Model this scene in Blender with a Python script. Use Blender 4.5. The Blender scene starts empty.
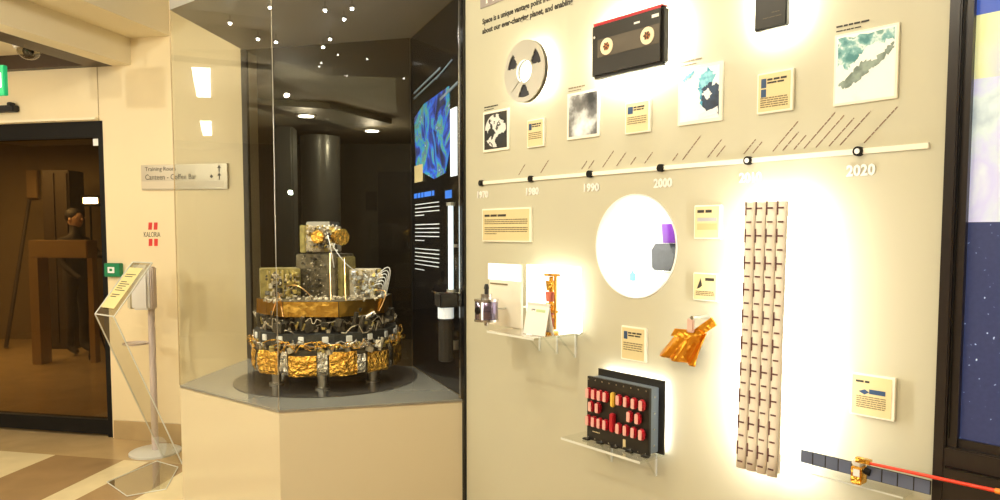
import bpy, bmesh, math, random
from mathutils import Vector, Matrix
random.seed(7)
R = math.radians
C = bpy.context.scene.collection
SC = bpy.context.scene

# ------------------------------------------------------------------ camera
F = 730.0; PPY = 278.0; TILT = R(3.6); EYE = 1.5
cam = bpy.data.cameras.new('camera'); camo = bpy.data.objects.new('camera', cam); C.objects.link(camo)
cam.sensor_width = 36; cam.lens = 36 * F / 1000; cam.shift_y = (PPY - 250) / 1000
cam.clip_start = .05
camo.location = (0, 0, EYE); camo.rotation_euler = (R(90) - TILT, 0, 0)
SC.camera = camo
def ray(px, py):
    x = (px - 500) / F; y = -(py - PPY) / F
    ct, st = math.cos(TILT), math.sin(TILT)
    return Vector((x, ct + y * st, -st + y * ct))
E0 = Vector((0, 0, EYE))
def on_h(px, py, z):
    d = ray(px, py); return E0 + d * ((z - EYE) / d.z)

class Frame:
    """vertical surface: X runs along it to the right, Y goes into it, Z is up"""
    def __init__(s, o, xdir):
        s.o = Vector((o[0], o[1], 0)); s.X = Vector((xdir[0], xdir[1], 0)).normalized()
        s.Y = Vector((-s.X.y, s.X.x, 0)); s.rz = math.atan2(s.X.y, s.X.x)
    def px(s, px, py, off=0):
        d = ray(px, py); p = s.o + s.Y * off
        t = (p - E0).dot(s.Y) / d.dot(s.Y); q = E0 + d * t
        return (q - s.o).dot(s.X), q.z
    def rect(s, x0, x1, y0, y1, off=0):
        xm, ym = (x0 + x1) / 2, (y0 + y1) / 2
        return s.px(x0, ym, off)[0], s.px(x1, ym, off)[0], s.px(xm, y1, off)[1], s.px(xm, y0, off)[1]
    def w(s, a, y, z): return s.o + s.X * a + s.Y * y + Vector((0, 0, z))

# ------------------------------------------------------------------ materials
def new_mat(name):
    m = bpy.data.materials.new(name); m.use_nodes = True
    nt = m.node_tree; b = nt.nodes['Principled BSDF']; return m, nt, b
def mat(name, col, rough=.5, metal=0, emit=None, es=0, bump=0, bscale=30, vary=0, vscale=5, coat=0, spec=.5):
    m, nt, b = new_mat(name)
    b.inputs['Base Color'].default_value = (*col, 1)
    b.inputs['Roughness'].default_value = rough; b.inputs['Metallic'].default_value = metal
    b.inputs['Coat Weight'].default_value = coat; b.inputs['Specular IOR Level'].default_value = spec
    if emit: b.inputs['Emission Color'].default_value = (*emit, 1); b.inputs['Emission Strength'].default_value = es
    if bump or vary:
        tc = nt.nodes.new('ShaderNodeTexCoord')
    if bump:
        n = nt.nodes.new('ShaderNodeTexNoise'); n.inputs['Scale'].default_value = bscale; n.inputs['Detail'].default_value = 3
        bp = nt.nodes.new('ShaderNodeBump'); bp.inputs['Strength'].default_value = bump; bp.inputs['Distance'].default_value = .02
        nt.links.new(tc.outputs['Object'], n.inputs['Vector']); nt.links.new(n.outputs['Fac'], bp.inputs['Height'])
        nt.links.new(bp.outputs['Normal'], b.inputs['Normal'])
    if vary:
        n = nt.nodes.new('ShaderNodeTexNoise'); n.inputs['Scale'].default_value = vscale; n.inputs['Detail'].default_value = 4
        r = nt.nodes.new('ShaderNodeValToRGB')
        r.color_ramp.elements[0].position = .35; r.color_ramp.elements[1].position = .65
        r.color_ramp.elements[0].color = (*[c * (1 - vary) for c in col], 1); r.color_ramp.elements[1].color = (*col, 1)
        nt.links.new(tc.outputs['Object'], n.inputs['Vector']); nt.links.new(n.outputs['Fac'], r.inputs['Fac'])
        nt.links.new(r.outputs['Color'], b.inputs['Base Color'])
    return m
def glass(name, tint=(1, 1, 1), ior=1.45, rough=0.0, glossmul=1.0, gcol=(1, 1, 1)):
    m, nt, b = new_mat(name); nt.nodes.remove(b)
    out = nt.nodes['Material Output']
    t = nt.nodes.new('ShaderNodeBsdfTransparent'); t.inputs['Color'].default_value = (*tint, 1)
    g = nt.nodes.new('ShaderNodeBsdfGlossy'); g.inputs['Roughness'].default_value = rough; g.inputs['Color'].default_value = (*gcol, 1)
    f = nt.nodes.new('ShaderNodeFresnel'); f.inputs['IOR'].default_value = ior
    mu = nt.nodes.new('ShaderNodeMath'); mu.operation = 'MULTIPLY'; mu.inputs[1].default_value = glossmul; mu.use_clamp = True
    mx = nt.nodes.new('ShaderNodeMixShader')
    geo = nt.nodes.new('ShaderNodeNewGeometry'); inv = nt.nodes.new('ShaderNodeMath'); inv.operation = 'SUBTRACT'; inv.inputs[0].default_value = 1
    m2 = nt.nodes.new('ShaderNodeMath'); m2.operation = 'MULTIPLY'      # only the outer face reflects
    nt.links.new(geo.outputs['Backfacing'], inv.inputs[1]); nt.links.new(f.outputs[0], mu.inputs[0])
    nt.links.new(mu.outputs[0], m2.inputs[0]); nt.links.new(inv.outputs[0], m2.inputs[1]); nt.links.new(m2.outputs[0], mx.inputs[0])
    nt.links.new(t.outputs[0], mx.inputs[1]); nt.links.new(g.outputs[0], mx.inputs[2]); nt.links.new(mx.outputs[0], out.inputs['Surface'])
    return m
def picture(name, stops, scale=6, detail=5, rough=.4, emit=0, seed=0, dist=0, const=False, kind='noise'):
    m, nt, b = new_mat(name); b.inputs['Roughness'].default_value = rough
    tc = nt.nodes.new('ShaderNodeTexCoord'); mp = nt.nodes.new('ShaderNodeMapping'); mp.inputs['Location'].default_value = (seed, seed * .7, 0)
    n = nt.nodes.new('ShaderNodeTexNoise'); n.inputs['Scale'].default_value = scale; n.inputs['Detail'].default_value = detail; n.inputs['Distortion'].default_value = dist
    r = nt.nodes.new('ShaderNodeValToRGB'); el = r.color_ramp.elements
    while len(el) < len(stops): el.new(.5)
    for e, (p, c) in zip(el, stops): e.position = p; e.color = (*c, 1)
    if const: r.color_ramp.interpolation = 'CONSTANT'
    nt.links.new(tc.outputs['Object'], mp.inputs[0]); nt.links.new(mp.outputs[0], n.inputs['Vector'])
    nt.links.new(n.outputs['Fac'], r.inputs['Fac']); nt.links.new(r.outputs['Color'], b.inputs['Base Color'])
    if emit:
        nt.links.new(r.outputs['Color'], b.inputs['Emission Color']); b.inputs['Emission Strength'].default_value = emit
    return m

M = {}
M['cream'] = mat('cream_wall_panel', (.86, .73, .48), .45, vary=.04, vscale=1.2)
M['cream_soffit'] = mat('cream_plaster', (.88, .79, .58), .7)
M['display'] = mat('display_wall_paint', (.545, .518, .385), .5)
M['brown_trim'] = mat('dark_brown_timber', (.045, .025, .012), .4)
M['black'] = mat('black_metal', (.008, .007, .006), .6, spec=.2)
M['blackgloss'] = mat('black_gloss', (.006, .006, .007), .12)
M['blackmatte'] = mat('black_plastic', (.012, .011, .011), .5)
M['white'] = mat('white_plastic', (.93, .92, .92), .35)
M['whitepaint'] = mat('white_paint', (.9, .88, .84), .5)
M['chrome'] = mat('brushed_steel', (.75, .75, .75), .22, 1)
M['steel'] = mat('satin_steel', (.6, .58, .52), .35, 1)
M['pedestal'] = mat('back_painted_glass_panel', (.66, .585, .415), .14, coat=.3)
M['tabletop'] = mat('grey_glass_tabletop', (.26, .255, .225), .08, coat=.5)
M['casetop'] = mat('grey_case_ceiling', (.30, .29, .265), .5)
M['glass'] = glass('clear_glass', (.965, .975, .965), 1.5)
M['glass_back'] = glass('grey_tinted_glass', (.75, .74, .70), 1.5)
M['doorglass'] = glass('bronze_tinted_glass', (.66, .54, .34), 1.55, glossmul=1.0)
M['acrylic'] = glass('clear_acrylic', (.93, .94, .92), 1.5, glossmul=1.6)
M['acrylic_edge'] = mat('acrylic_edge', (.75, .76, .70), .2)
M['acrylic_dark'] = glass('smoky_acrylic', (.78, .76, .68), 1.5, glossmul=1.8)
M['gold'] = mat('gold_foil', (.78, .40, .06), .28, 1, bump=1.0, bscale=38)
M['gold_bright'] = mat('bright_gold_foil', (.95, .55, .10), .25, 1, bump=1.0, bscale=50)
M['silverfoil'] = mat('silver_foil', (.75, .72, .66), .25, 1, bump=.9, bscale=40)
M['bronze'] = mat('bronze_grey_box', (.20, .165, .10), .45, .5, bump=.25, bscale=60, vary=.5, vscale=40)
M['olive'] = mat('olive_metal', (.48, .40, .14), .4, .6, vary=.4, vscale=30)
M['darkring'] = mat('dark_grey_band', (.05, .055, .055), .4, .3)
M['clutter_dark'] = mat('dark_harness', (.10, .085, .06), .5, .3, vary=.5, vscale=60)
M['clutter_pale'] = mat('pale_connector', (.72, .62, .45), .4, .3, vary=.4, vscale=60)
M['copper'] = mat('copper_wire', (.85, .52, .22), .35, 1)
M['tile'] = mat('white_tile', (.9, .9, .88), .4, emit=None)
M['red'] = mat('red_plastic', (.50, .015, .03), .3)
M['redrod'] = mat('red_lacquer', (.80, .05, .02), .35)
M['orange'] = mat('orange_cap', (.95, .30, .03), .35)
M['pink'] = mat('pale_pink_cap', (.85, .45, .40), .35)
M['yellow'] = mat('yellow_connector', (.85, .55, .08), .4)
M['plaque'] = mat('cream_plaque_print', (.74, .62, .34), .4)
M['plaque_edge'] = mat('white_plaque_edge', (.95, .90, .76), .3)
M['ink'] = mat('dark_ink', (.03, .025, .02), .6)
M['greyink'] = mat('brown_grey_ink', (.22, .17, .09), .6)
M['blueink'] = mat('navy_ink', (.02, .06, .15), .5)
M['redink'] = mat('red_ink', (.68, .04, .03), .5)
M['green'] = mat('green_sign', (.01, .22, .09), .4)
M['greenlit'] = mat('lit_green_sign', (.01, .4, .12), .4, emit=(.0, .6, .25), es=.3)
M['whitelit'] = mat('lit_white', (.9, .9, .85), .4, emit=(1, .98, .9), es=1.2)
M['signplate'] = mat('satin_sign_plate', (.55, .48, .36), .35, .35)
M['reel'] = mat('tape_reel_metal', (.55, .53, .47), .35, .35)
M['shell'] = mat('dark_cassette_shell', (.013, .011, .009), .35)
M['window'] = mat('smoky_cassette_window', (.10, .085, .07), .25)
M['spool'] = mat('pale_spool', (.90, .78, .55), .4)
M['amber'] = mat('amber_hub', (.5, .16, .03), .4)
M['led'] = mat('lamp_diffuser', (1, 1, 1), .5, emit=(1, .93, .78), es=22)
M['spotled'] = mat('spot_lens', (1, 1, 1), .5, emit=(1, .97, .9), es=30)
M['boardlit'] = mat('backlit_white_board', (.92, .9, .84), .5, emit=(1, .98, .92), es=1.3)
M['stripmat'] = mat('cream_array_blanket', (.93, .86, .76), .5)
M['maroon'] = mat('maroon_tick', (.13, .05, .05), .5)
M['solar'] = mat('blue_solar_cell', (.12, .15, .25), .35)
M['eventink'] = mat('brown_event_ink', (.20, .11, .07), .6)
M['greyblue'] = mat('blue_grey_aluminium', (.20, .25, .32), .4, .1)
M['purple'] = mat('purple_plastic', (.11, .02, .24), .4)
M['rock'] = mat('grey_crystal', (.05, .055, .06), .5, bump=.3, bscale=30)
M['nichewhite'] = mat('white_niche', (.92, .92, .88), .6)
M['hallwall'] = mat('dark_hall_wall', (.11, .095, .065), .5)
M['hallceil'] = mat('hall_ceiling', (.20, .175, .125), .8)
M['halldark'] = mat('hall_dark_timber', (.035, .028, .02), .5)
M['hallcol'] = mat('grey_column', (.34, .35, .32), .3, .5)
M['backroom'] = mat('tan_room_wall', (.22, .165, .085), .7)
M['backroom_dark'] = mat('dark_panel', (.05, .032, .016), .5)
M['backroom_pale'] = mat('pale_panel', (.36, .25, .12), .5)
M['skin'] = mat('skin', (.42, .25, .16), .5)
M['hair'] = mat('dark_hair', (.02, .013, .01), .6)
M['cloth'] = mat('dark_clothing', (.05, .04, .035), .8)
M['paper'] = mat('yellow_tinted_paper', (.82, .72, .35), .6)
M['discgrey'] = mat('pale_grey_base', (.62, .62, .58), .35)
M['pole'] = mat('pale_mauve_pole', (.62, .52, .48), .4)
M['baseboard'] = mat('tan_marble', (.48, .35, .18), .3, vary=.15, vscale=4)
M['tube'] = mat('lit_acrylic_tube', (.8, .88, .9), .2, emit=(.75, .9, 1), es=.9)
M['glint'] = mat('painted_glint', (.9, .9, .9), .2, emit=(.85, .95, 1), es=.9)  # glow that imitates a reflection on the panel
M['panelblue'] = mat('lit_blue_print', (.02, .1, .5), .4, emit=(.05, .25, .9), es=.6)
M['paneltext'] = mat('lit_white_print', (.8, .85, .9), .4, emit=(.85, .92, 1), es=.12)
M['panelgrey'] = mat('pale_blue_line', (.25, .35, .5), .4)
M['gilt'] = mat('yellow_green_fitting', (.70, .55, .18), .35, .5, vary=.4, vscale=50)
M['lens'] = mat('lens_violet', (.20, .16, .26), .15, .8, coat=1)

# floor: polished stone, diagonal inlay
def floor_mat():
    m, nt, b = new_mat('polished_stone_inlay'); N = nt.nodes; L = nt.links
    b.inputs['Roughness'].default_value = .18
    geo = N.new('ShaderNodeNewGeometry'); sep = N.new('ShaderNodeSeparateXYZ'); L.new(geo.outputs['Position'], sep.inputs[0])
    def lin(a, bb, c):
        m1 = N.new('ShaderNodeMath'); m1.operation = 'MULTIPLY'; m1.inputs[1].default_value = a; L.new(sep.outputs['X'], m1.inputs[0])
        m2 = N.new('ShaderNodeMath'); m2.operation = 'MULTIPLY_ADD'; m2.inputs[1].default_value = bb; L.new(sep.outputs['Y'], m2.inputs[0]); L.new(m1.outputs[0], m2.inputs[2])
        m3 = N.new('ShaderNodeMath'); m3.operation = 'ADD'; m3.inputs[1].default_value = c; L.new(m2.outputs[0], m3.inputs[0]); return m3
    # stripe direction from two floor points
    p = on_h(40, 500, 0); q = on_h(129, 457, 0); d = (q - p).normalized(); nrm = Vector((d.y, -d.x, 0))
    def u(P): return P.dot(nrm)
    uA, uB = u(on_h(85, 480, 0)), u(on_h(110, 482, 0)); u0 = u(on_h(84, 479, 0)); u1 = u(on_h(110, 481, 0))
    uc = u(on_h(30, 465, 0))   # edge of the first cream field
    us = lin(nrm.x, nrm.y, 0)
    rng = N.new('ShaderNodeMapRange'); rng.inputs[1].default_value = uc - 1.2; rng.inputs[2].default_value = uc + 1.8
    L.new(us.outputs[0], rng.inputs[0])
    ramp = N.new('ShaderNodeValToRGB'); ramp.color_ramp.interpolation = 'CONSTANT'; el = ramp.color_ramp.elements
    cream = (.80, .68, .42, 1); brown = (.36, .235, .115, 1); tan = (.55, .40, .21, 1)
    f = lambda x: (x - (uc - 1.2)) / 3.0
    ub2 = u(on_h(84, 479, 0)); ub3 = u(on_h(110, 481, 0)); ub4 = u(on_h(160, 484, 0))
    stops = sorted([(0.0, tan), (f(uc - .55), cream), (f(uc), brown), (f(ub2), cream), (f(ub3), brown), (f(ub4), cream), (f(ub4) + .2, brown)], key=lambda s: s[0])
    while len(el) < len(stops): el.new(.5)
    for e, (ps, c) in zip(el, stops): e.position = ps; e.color = c
    L.new(rng.outputs[0], ramp.inputs['Fac'])
    # border band beside the wall (distance from the wall)
    a = on_h(0, 452, 0); bb = on_h(53, 454, 0); dd = Vector((.978, -.208, 0)); nn = Vector((.208, .978, 0))
    dist = lin(nn.x, nn.y, -nn.dot(on_h(30, 453, 0)))
    gt = N.new('ShaderNodeMath'); gt.operation = 'GREATER_THAN'; gt.inputs[1].default_value = 0; L.new(dist.outputs[0], gt.inputs[0])
    mix = N.new('ShaderNodeMix'); mix.data_type = 'RGBA'; L.new(gt.outputs[0], mix.inputs[0]); L.new(ramp.outputs['Color'], mix.inputs[6]); mix.inputs[7].default_value = (.50, .36, .185, 1)
    nz = N.new('ShaderNodeTexNoise'); nz.inputs['Scale'].default_value = 3; nz.inputs['Detail'].default_value = 6; nz.inputs['Distortion'].default_value = 1; L.new(geo.outputs['Position'], nz.inputs['Vector'])
    r2 = N.new('ShaderNodeMapRange'); r2.inputs[3].default_value = .72; r2.inputs[4].default_value = 1.2; L.new(nz.outputs['Fac'], r2.inputs[0])
    mm = N.new('ShaderNodeMix'); mm.data_type = 'RGBA'; mm.blend_type = 'MULTIPLY'; mm.inputs[0].default_value = 1
    L.new(mix.outputs[2], mm.inputs[6]); L.new(r2.outputs[0], mm.inputs[7]); L.new(mm.outputs[2], b.inputs['Base Color'])
    return m
M['floor'] = floor_mat()

# ------------------------------------------------------------------ mesh builder
class MB:
    def __init__(s): s.bm = bmesh.new()
    def _add(s, verts, faces, mtx=None):
        vs = [s.bm.verts.new((mtx @ Vector(v)) if mtx else Vector(v)) for v in verts]
        for f in faces:
            try: s.bm.faces.new([vs[i] for i in f])
            except ValueError: pass
        return s
    def box(s, x0, x1, y0, y1, z0, z1, mtx=None, bev=0):
        if x0 > x1: x0, x1 = x1, x0
        if y0 > y1: y0, y1 = y1, y0
        if z0 > z1: z0, z1 = z1, z0
        if bev:
            t = bmesh.new(); bmesh.ops.create_cube(t, size=1)
            for v in t.verts: v.co = Vector(((x0 + x1) / 2 + v.co.x * (x1 - x0), (y0 + y1) / 2 + v.co.y * (y1 - y0), (z0 + z1) / 2 + v.co.z * (z1 - z0)))
            bmesh.ops.bevel(t, geom=list(t.edges), offset=bev, segments=2, affect='EDGES')
            t.verts.index_update()
            s._add([v.co.copy() for v in t.verts], [[v.index for v in f.verts] for f in t.faces], mtx); t.free(); return s
        v = [(x, y, z) for x in (x0, x1) for y in (y0, y1) for z in (z0, z1)]
        return s._add(v, [(0, 1, 3, 2), (4, 6, 7, 5), (0, 4, 5, 1), (2, 3, 7, 6), (0, 2, 6, 4), (1, 5, 7, 3)], mtx)
    def prism(s, pts, d0, d1, axis='y', mtx=None):
        """polygon pts extruded from d0 to d1 along axis; pts are (x,z) for y, (x,y) for z"""
        n = len(pts)
        f3 = (lambda p, d: (p[0], d, p[1])) if axis == 'y' else ((lambda p, d: (p[0], p[1], d)) if axis == 'z' else (lambda p, d: (d, p[0], p[1])))
        v = [f3(p, d0) for p in pts] + [f3(p, d1) for p in pts]
        fs = [list(range(n))[::-1], list(range(n, 2 * n))] + [(i, (i + 1) % n, n + (i + 1) % n, n + i) for i in range(n)]
        return s._add(v, fs, mtx)
    def cyl(s, p, q, r, r2=None, n=20, caps=True):
        p, q = Vector(p), Vector(q); r2 = r if r2 is None else r2
        z = (q - p).normalized(); x = z.orthogonal().normalized(); y = z.cross(x)
        v = [p + (x * math.cos(2 * math.pi * i / n) + y * math.sin(2 * math.pi * i / n)) * r for i in range(n)]
        v += [q + (x * math.cos(2 * math.pi * i / n) + y * math.sin(2 * math.pi * i / n)) * r2 for i in range(n)]
        fs = [(i, (i + 1) % n, n + (i + 1) % n, n + i) for i in range(n)]
        if caps: fs += [list(range(n))[::-1], list(range(n, 2 * n))]
        return s._add(v, fs)
    def tube(s, pts, r, n=6):
        pts = [Vector(p) for p in pts]; rings = []
        for i, p in enumerate(pts):
            d = (pts[min(i + 1, len(pts) - 1)] - pts[max(i - 1, 0)]).normalized()
            x = d.orthogonal().normalized() if not rings else (px_ - d * px_.dot(d)).normalized()
            px_ = x; y = d.cross(x)
            rings.append([s.bm.verts.new(p + (x * math.cos(2 * math.pi * k / n) + y * math.sin(2 * math.pi * k / n)) * r) for k in range(n)])
        for a, b in zip(rings, rings[1:]):
            for k in range(n): s.bm.faces.new((a[k], a[(k + 1) % n], b[(k + 1) % n], b[k]))
        s.bm.faces.new(rings[0][::-1]); s.bm.faces.new(rings[-1]); return s
    def lathe(s, prof, c=(0, 0), n=48, mtx=None):
        rings = []; v = []; fs = []
        for (r, z) in prof:
            rings.append(len(v))
            for k in range(n): v.append((c[0] + r * math.cos(2 * math.pi * k / n), c[1] + r * math.sin(2 * math.pi * k / n), z))
        for a, b in zip(rings, rings[1:]):
            for k in range(n): fs.append((a + k, a + (k + 1) % n, b + (k + 1) % n, b + k))
        fs.append([rings[0] + k for k in range(n)][::-1]); fs.append([rings[-1] + k for k in range(n)])
        return s._add(v, fs, mtx)
    def sphere(s, c, r, n=16, sc=(1, 1, 1)):
        t = bmesh.new(); bmesh.ops.create_uvsphere(t, u_segments=n, v_segments=n // 2, radius=r); t.verts.index_update()
        s._add([Vector(c) + Vector((v.co.x * sc[0], v.co.y * sc[1], v.co.z * sc[2])) for v in t.verts], [[v.index for v in f.verts] for f in t.faces]); t.free(); return s
    def build(s, name, m, parent=None, smooth=False, fix=True):
        me = bpy.data.meshes.new(name)
        if fix: bmesh.ops.recalc_face_normals(s.bm, faces=s.bm.faces)
        s.bm.to_mesh(me); s.bm.free()
        me.materials.append(M[m] if isinstance(m, str) else m)
        if smooth:
            for p in me.polygons: p.use_smooth = True
            try: me.set_sharp_from_angle(angle=R(40))
            except Exception: pass
        o = bpy.data.objects.new(name, me); C.objects.link(o)
        if parent: o.parent = parent
        return o
def struct(name, mb, m, smooth=False):
    o = mb.build(name, m, None, smooth); o['kind'] = 'structure'; return o
def tag(o, label, cat, group=None, kind=None):
    o['label'] = label; o['category'] = cat
    if group: o['group'] = group
    if kind: o['kind'] = kind
    return o
def thing(name, label, cat, loc=(0, 0, 0), rz=0, group=None):
    o = bpy.data.objects.new(name, None); C.objects.link(o); o.location = loc; o.rotation_euler = (0, 0, rz)
    o.empty_display_size = .05
    return tag(o, label, cat, group)
def thing_f(fr, name, label, cat, s, z, off=0, group=None):
    return thing(name, label, cat, fr.w(s, off, z), fr.rz, group)
def copy_tree(o, parent=None):
    c = o.copy(); C.objects.link(c); c.parent = parent
    for ch in list(o.children): copy_tree(ch, c)
    return c
def text(name, body, m, parent, x, z, width=None, height=None, y=-.001, depth=.0008, align='LEFT', rot=0, bold=0):
    cu = bpy.data.curves.new(name, 'FONT'); cu.body = body; cu.extrude = 0.01; cu.offset = bold; cu.resolution_u = 2
    t = bpy.data.objects.new(name, cu); C.objects.link(t)
    dg = bpy.context.evaluated_depsgraph_get(); me = bpy.data.meshes.new_from_object(t.evaluated_get(dg))
    bpy.data.objects.remove(t); bpy.data.curves.remove(cu)
    xs = [v.co.x for v in me.vertices]; ys = [v.co.y for v in me.vertices]
    w, h = max(xs) - min(xs), max(ys) - min(ys)
    sy = (height / h) if height else width / w; sx = (width / w) if width else sy
    x0, y0 = min(xs), min(ys)
    for v in me.vertices:
        a = (v.co.x - x0) * sx; b = (v.co.y - y0) * sy
        if align == 'CENTER': a -= w * sx / 2
        ca, sa = math.cos(rot), math.sin(rot)
        v.co = Vector((x + a * ca - b * sa, y + (-depth if v.co.z > 0 else 0), z + a * sa + b * ca))
    me.materials.clear(); me.materials.append(M[m])
    o = bpy.data.objects.new(name, me); C.objects.link(o); o.parent = parent; return o
def bars(mb, x0, x1, z, h, y=-.001, d=.0006):
    """a printed line too small to read: word-length dashes"""
    x = x0
    while x < x1 - h:
        w = random.uniform(1.5, 6) * h; e = min(x + w, x1)
        mb.box(x, e, y - d, y, z, z + h); x = e + h * .6
def area(name, loc, direction, sx, sy, power, col=(1, .97, .90), spread=180):
    l = bpy.data.lights.new(name, 'AREA'); l.shape = 'RECTANGLE'; l.size = sx; l.size_y = sy; l.energy = power; l.color = col; l.spread = R(spread)
    o = bpy.data.objects.new(name, l); C.objects.link(o); o.location = loc
    o.rotation_euler = Vector(direction).to_track_quat('-Z', 'Y').to_euler(); return o

# ------------------------------------------------------------------ frames of the place
THW = R(39.28)
Rp = on_h(465, 399, .75)
W = Frame(Rp, (math.sin(THW), -math.cos(THW)))           # the display wall
D = Frame(on_h(115, 438, 0), (.978, -.208))              # the cream wall with the door
L_ = on_h(180, 385, .75); M_ = on_h(279, 410, .75); BL = on_h(250, 358, .75)
P_ = Vector((Rp.x - .38 * .87, Rp.y + .925 * .87, .75))
G = Frame(P_, (Rp.x - P_.x, Rp.y - P_.y)); GL = (Rp - P_).length
ZT = .75; ZC = 2.555

# ------------------------------------------------------------------ room shell
struct('floor', MB().box(-9, 7, -7, 14, -.1, 0), 'floor')
sW0 = 0.012; sW1 = W.px(946, 150)[0]
# display wall with a round porthole
hs0, hs1, hz0, hz1 = W.rect(596.5, 677, 193.5, 299)
HC = ((hs0 + hs1) / 2, (hz0 + hz1) / 2); HR = (hz1 - hz0) / 2
print('hole', HC, HR, (hs1 - hs0) / 2, 'wall', sW1)
ZW = 3.3
def wall_hole():
    mb = MB(); n = 96; x0, x1, z0, z1 = sW0, sW1 + .02, 0, ZW; angs = [2 * math.pi * i / n for i in range(n)]
    for cx, cz in ((x0, z0), (x1, z0), (x1, z1), (x0, z1)): angs.append(math.atan2(cz - HC[1], cx - HC[0]) % (2 * math.pi))
    angs = sorted(set(angs)); inn = []; out = []
    for a in angs:
        c, s = math.cos(a), math.sin(a); t = []
        if c > 1e-9: t.append((x1 - HC[0]) / c)
        if c < -1e-9: t.append((x0 - HC[0]) / c)
        if s > 1e-9: t.append((z1 - HC[1]) / s)
        if s < -1e-9: t.append((z0 - HC[1]) / s)
        t = min(t); inn.append((HC[0] + HR * c, HC[1] + HR * s)); out.append((HC[0] + t * c, HC[1] + t * s))
    k = len(angs); T = .36
    v = [(p[0], 0, p[1]) for p in inn] + [(p[0], 0, p[1]) for p in out] + [(p[0], T, p[1]) for p in inn] + [(p[0], T, p[1]) for p in out]
    fs = []
    for i in range(k):
        j = (i + 1) % k
        fs += [(i, j, k + j, k + i), (2 * k + j, 2 * k + i, 3 * k + i, 3 * k + j), (k + i, k + j, 3 * k + j, 3 * k + i), (j, i, 2 * k + i, 2 * k + j)]
    mb._add(v, fs); return mb
o = struct('wall_right', wall_hole(), 'display'); o.location = W.o; o.rotation_euler = (0, 0, W.rz)
# wall continuing beyond the screen
o = struct('wall_right_end', MB().box(sW1 + .02, sW1 + 2.2, .0, .36, 0, ZW), 'display'); o.location = W.o; o.rotation_euler = (0, 0, W.rz)
# cream wall: pieces around the door opening
def D_struct(name, mb, m):
    o = struct(name, mb, m); o.location = D.o; o.rotation_euler = (0, 0, D.rz); return o
dR = D.px(108.5, 300)[0]; dTop = D.px(60, 122)[1]; dL = dR - 1.75
sEnd = D.px(250, 300)[0]
mb = MB().box(dR, sEnd, 0, .15, 0, 3.5).box(-6, dL, 0, .15, 0, 3.5).box(dL, dR, 0, .15, dTop, 3.5)
D_struct('wall_left', mb, 'cream')
z1h = D.px(50, 114)[1]
D_struct('trim_1', MB().box(dL - .05, dR - .03, -.035, 0, dTop + .003, dTop + .02), 'cream_soffit')
jx = D.px(98, 90)[0]
D_struct('trim_2', MB().box(jx - .003, jx + .003, -.003, 0, dTop, 2.7), 'baseboard')
bbz = D.px(150, 422)[1]
D_struct('baseboard_left', MB().box(dR + .02, sEnd - .02, -.015, 0, 0, bbz), 'baseboard')
# ceilings and bulkheads (run square to the cream wall towards the viewer)
z1 = D.px(113, 66)[1]; z2 = D.px(150, 37)[1]
b0, b1, b2 = D.px(113, 66)[0], D.px(131, 66)[0], D.px(170, 37)[0]
z1_left = z1 + .10
print('door', dR, dTop, 'soffits', z1, z2, b0, b1, b2)
D_struct('ceiling_bulkhead', MB().box(b0, b1, -4.6, 0, z1, 3.5), 'cream_soffit')
D_struct('ceiling_soffit', MB().box(b1, b2, -4.6, 0, z2, 3.5), 'cream_soffit')
wA = b0 - D.px(90, 66)[0]
op0 = b0 - wA
mb = MB().box(op0, b0, -4.6, 0, z1, z1 + .10).box(-5.9, op0, -.06, 0, z1, z1 + .10).box(-5.9, -5.7, -4.6, -.10, z1, z1 + .10)
D_struct('trim_3', mb, 'brown_trim')
D_struct('ceiling_left', MB().box(-5.9, b0, -4.6, 0, z1 + .10, z1 + .3), 'cream_soffit')
struct('ceiling', MB().box(-9, 7, -7, 14, 3.5, 3.6), 'cream_soffit')
# enclosing walls out of view
struct('wall_back', MB().box(-9, 7, -7.1, -7, 0, 3.5), mat('warm_far_wall', (.45, .36, .24), .7))
struct('wall_side', MB().box(6.9, 7, -7, 14, 0, 3.5), mat('warm_side_wall', (.5, .42, .3), .7))
struct('wall_far_side', MB().box(-9, -8.9, -7, 14, 0, 3.5), mat('warm_side_wall_b', (.35, .27, .16), .7))

# hall behind the case
hx = D.w(sEnd, .15, 0)
cB, cE = D.w(sEnd - .12, .15, 0), None
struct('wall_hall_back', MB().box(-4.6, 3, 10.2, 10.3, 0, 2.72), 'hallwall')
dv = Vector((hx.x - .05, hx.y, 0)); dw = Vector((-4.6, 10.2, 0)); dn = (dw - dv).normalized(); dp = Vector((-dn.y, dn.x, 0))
struct('light_divider', MB().prism([(dv.x, dv.y), (dw.x, dw.y), (dw.x + dp.x * .1, dw.y + dp.y * .1), (dv.x + dp.x * .1, dv.y + dp.y * .1)], 0, 3.49, 'z'), 'hallwall')  # unseen partition added to keep the two spaces differently bright
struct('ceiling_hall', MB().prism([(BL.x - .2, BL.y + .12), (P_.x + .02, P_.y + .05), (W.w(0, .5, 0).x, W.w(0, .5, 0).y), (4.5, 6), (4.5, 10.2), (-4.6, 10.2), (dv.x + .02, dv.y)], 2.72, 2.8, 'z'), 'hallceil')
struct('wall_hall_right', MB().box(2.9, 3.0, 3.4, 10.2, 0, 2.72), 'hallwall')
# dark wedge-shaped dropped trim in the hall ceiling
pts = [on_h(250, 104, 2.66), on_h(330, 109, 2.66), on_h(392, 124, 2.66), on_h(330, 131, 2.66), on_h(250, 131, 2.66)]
struct('trim_4', MB().prism([(p.x, p.y) for p in pts], 2.66, 2.719, 'z'), 'halldark')
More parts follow.
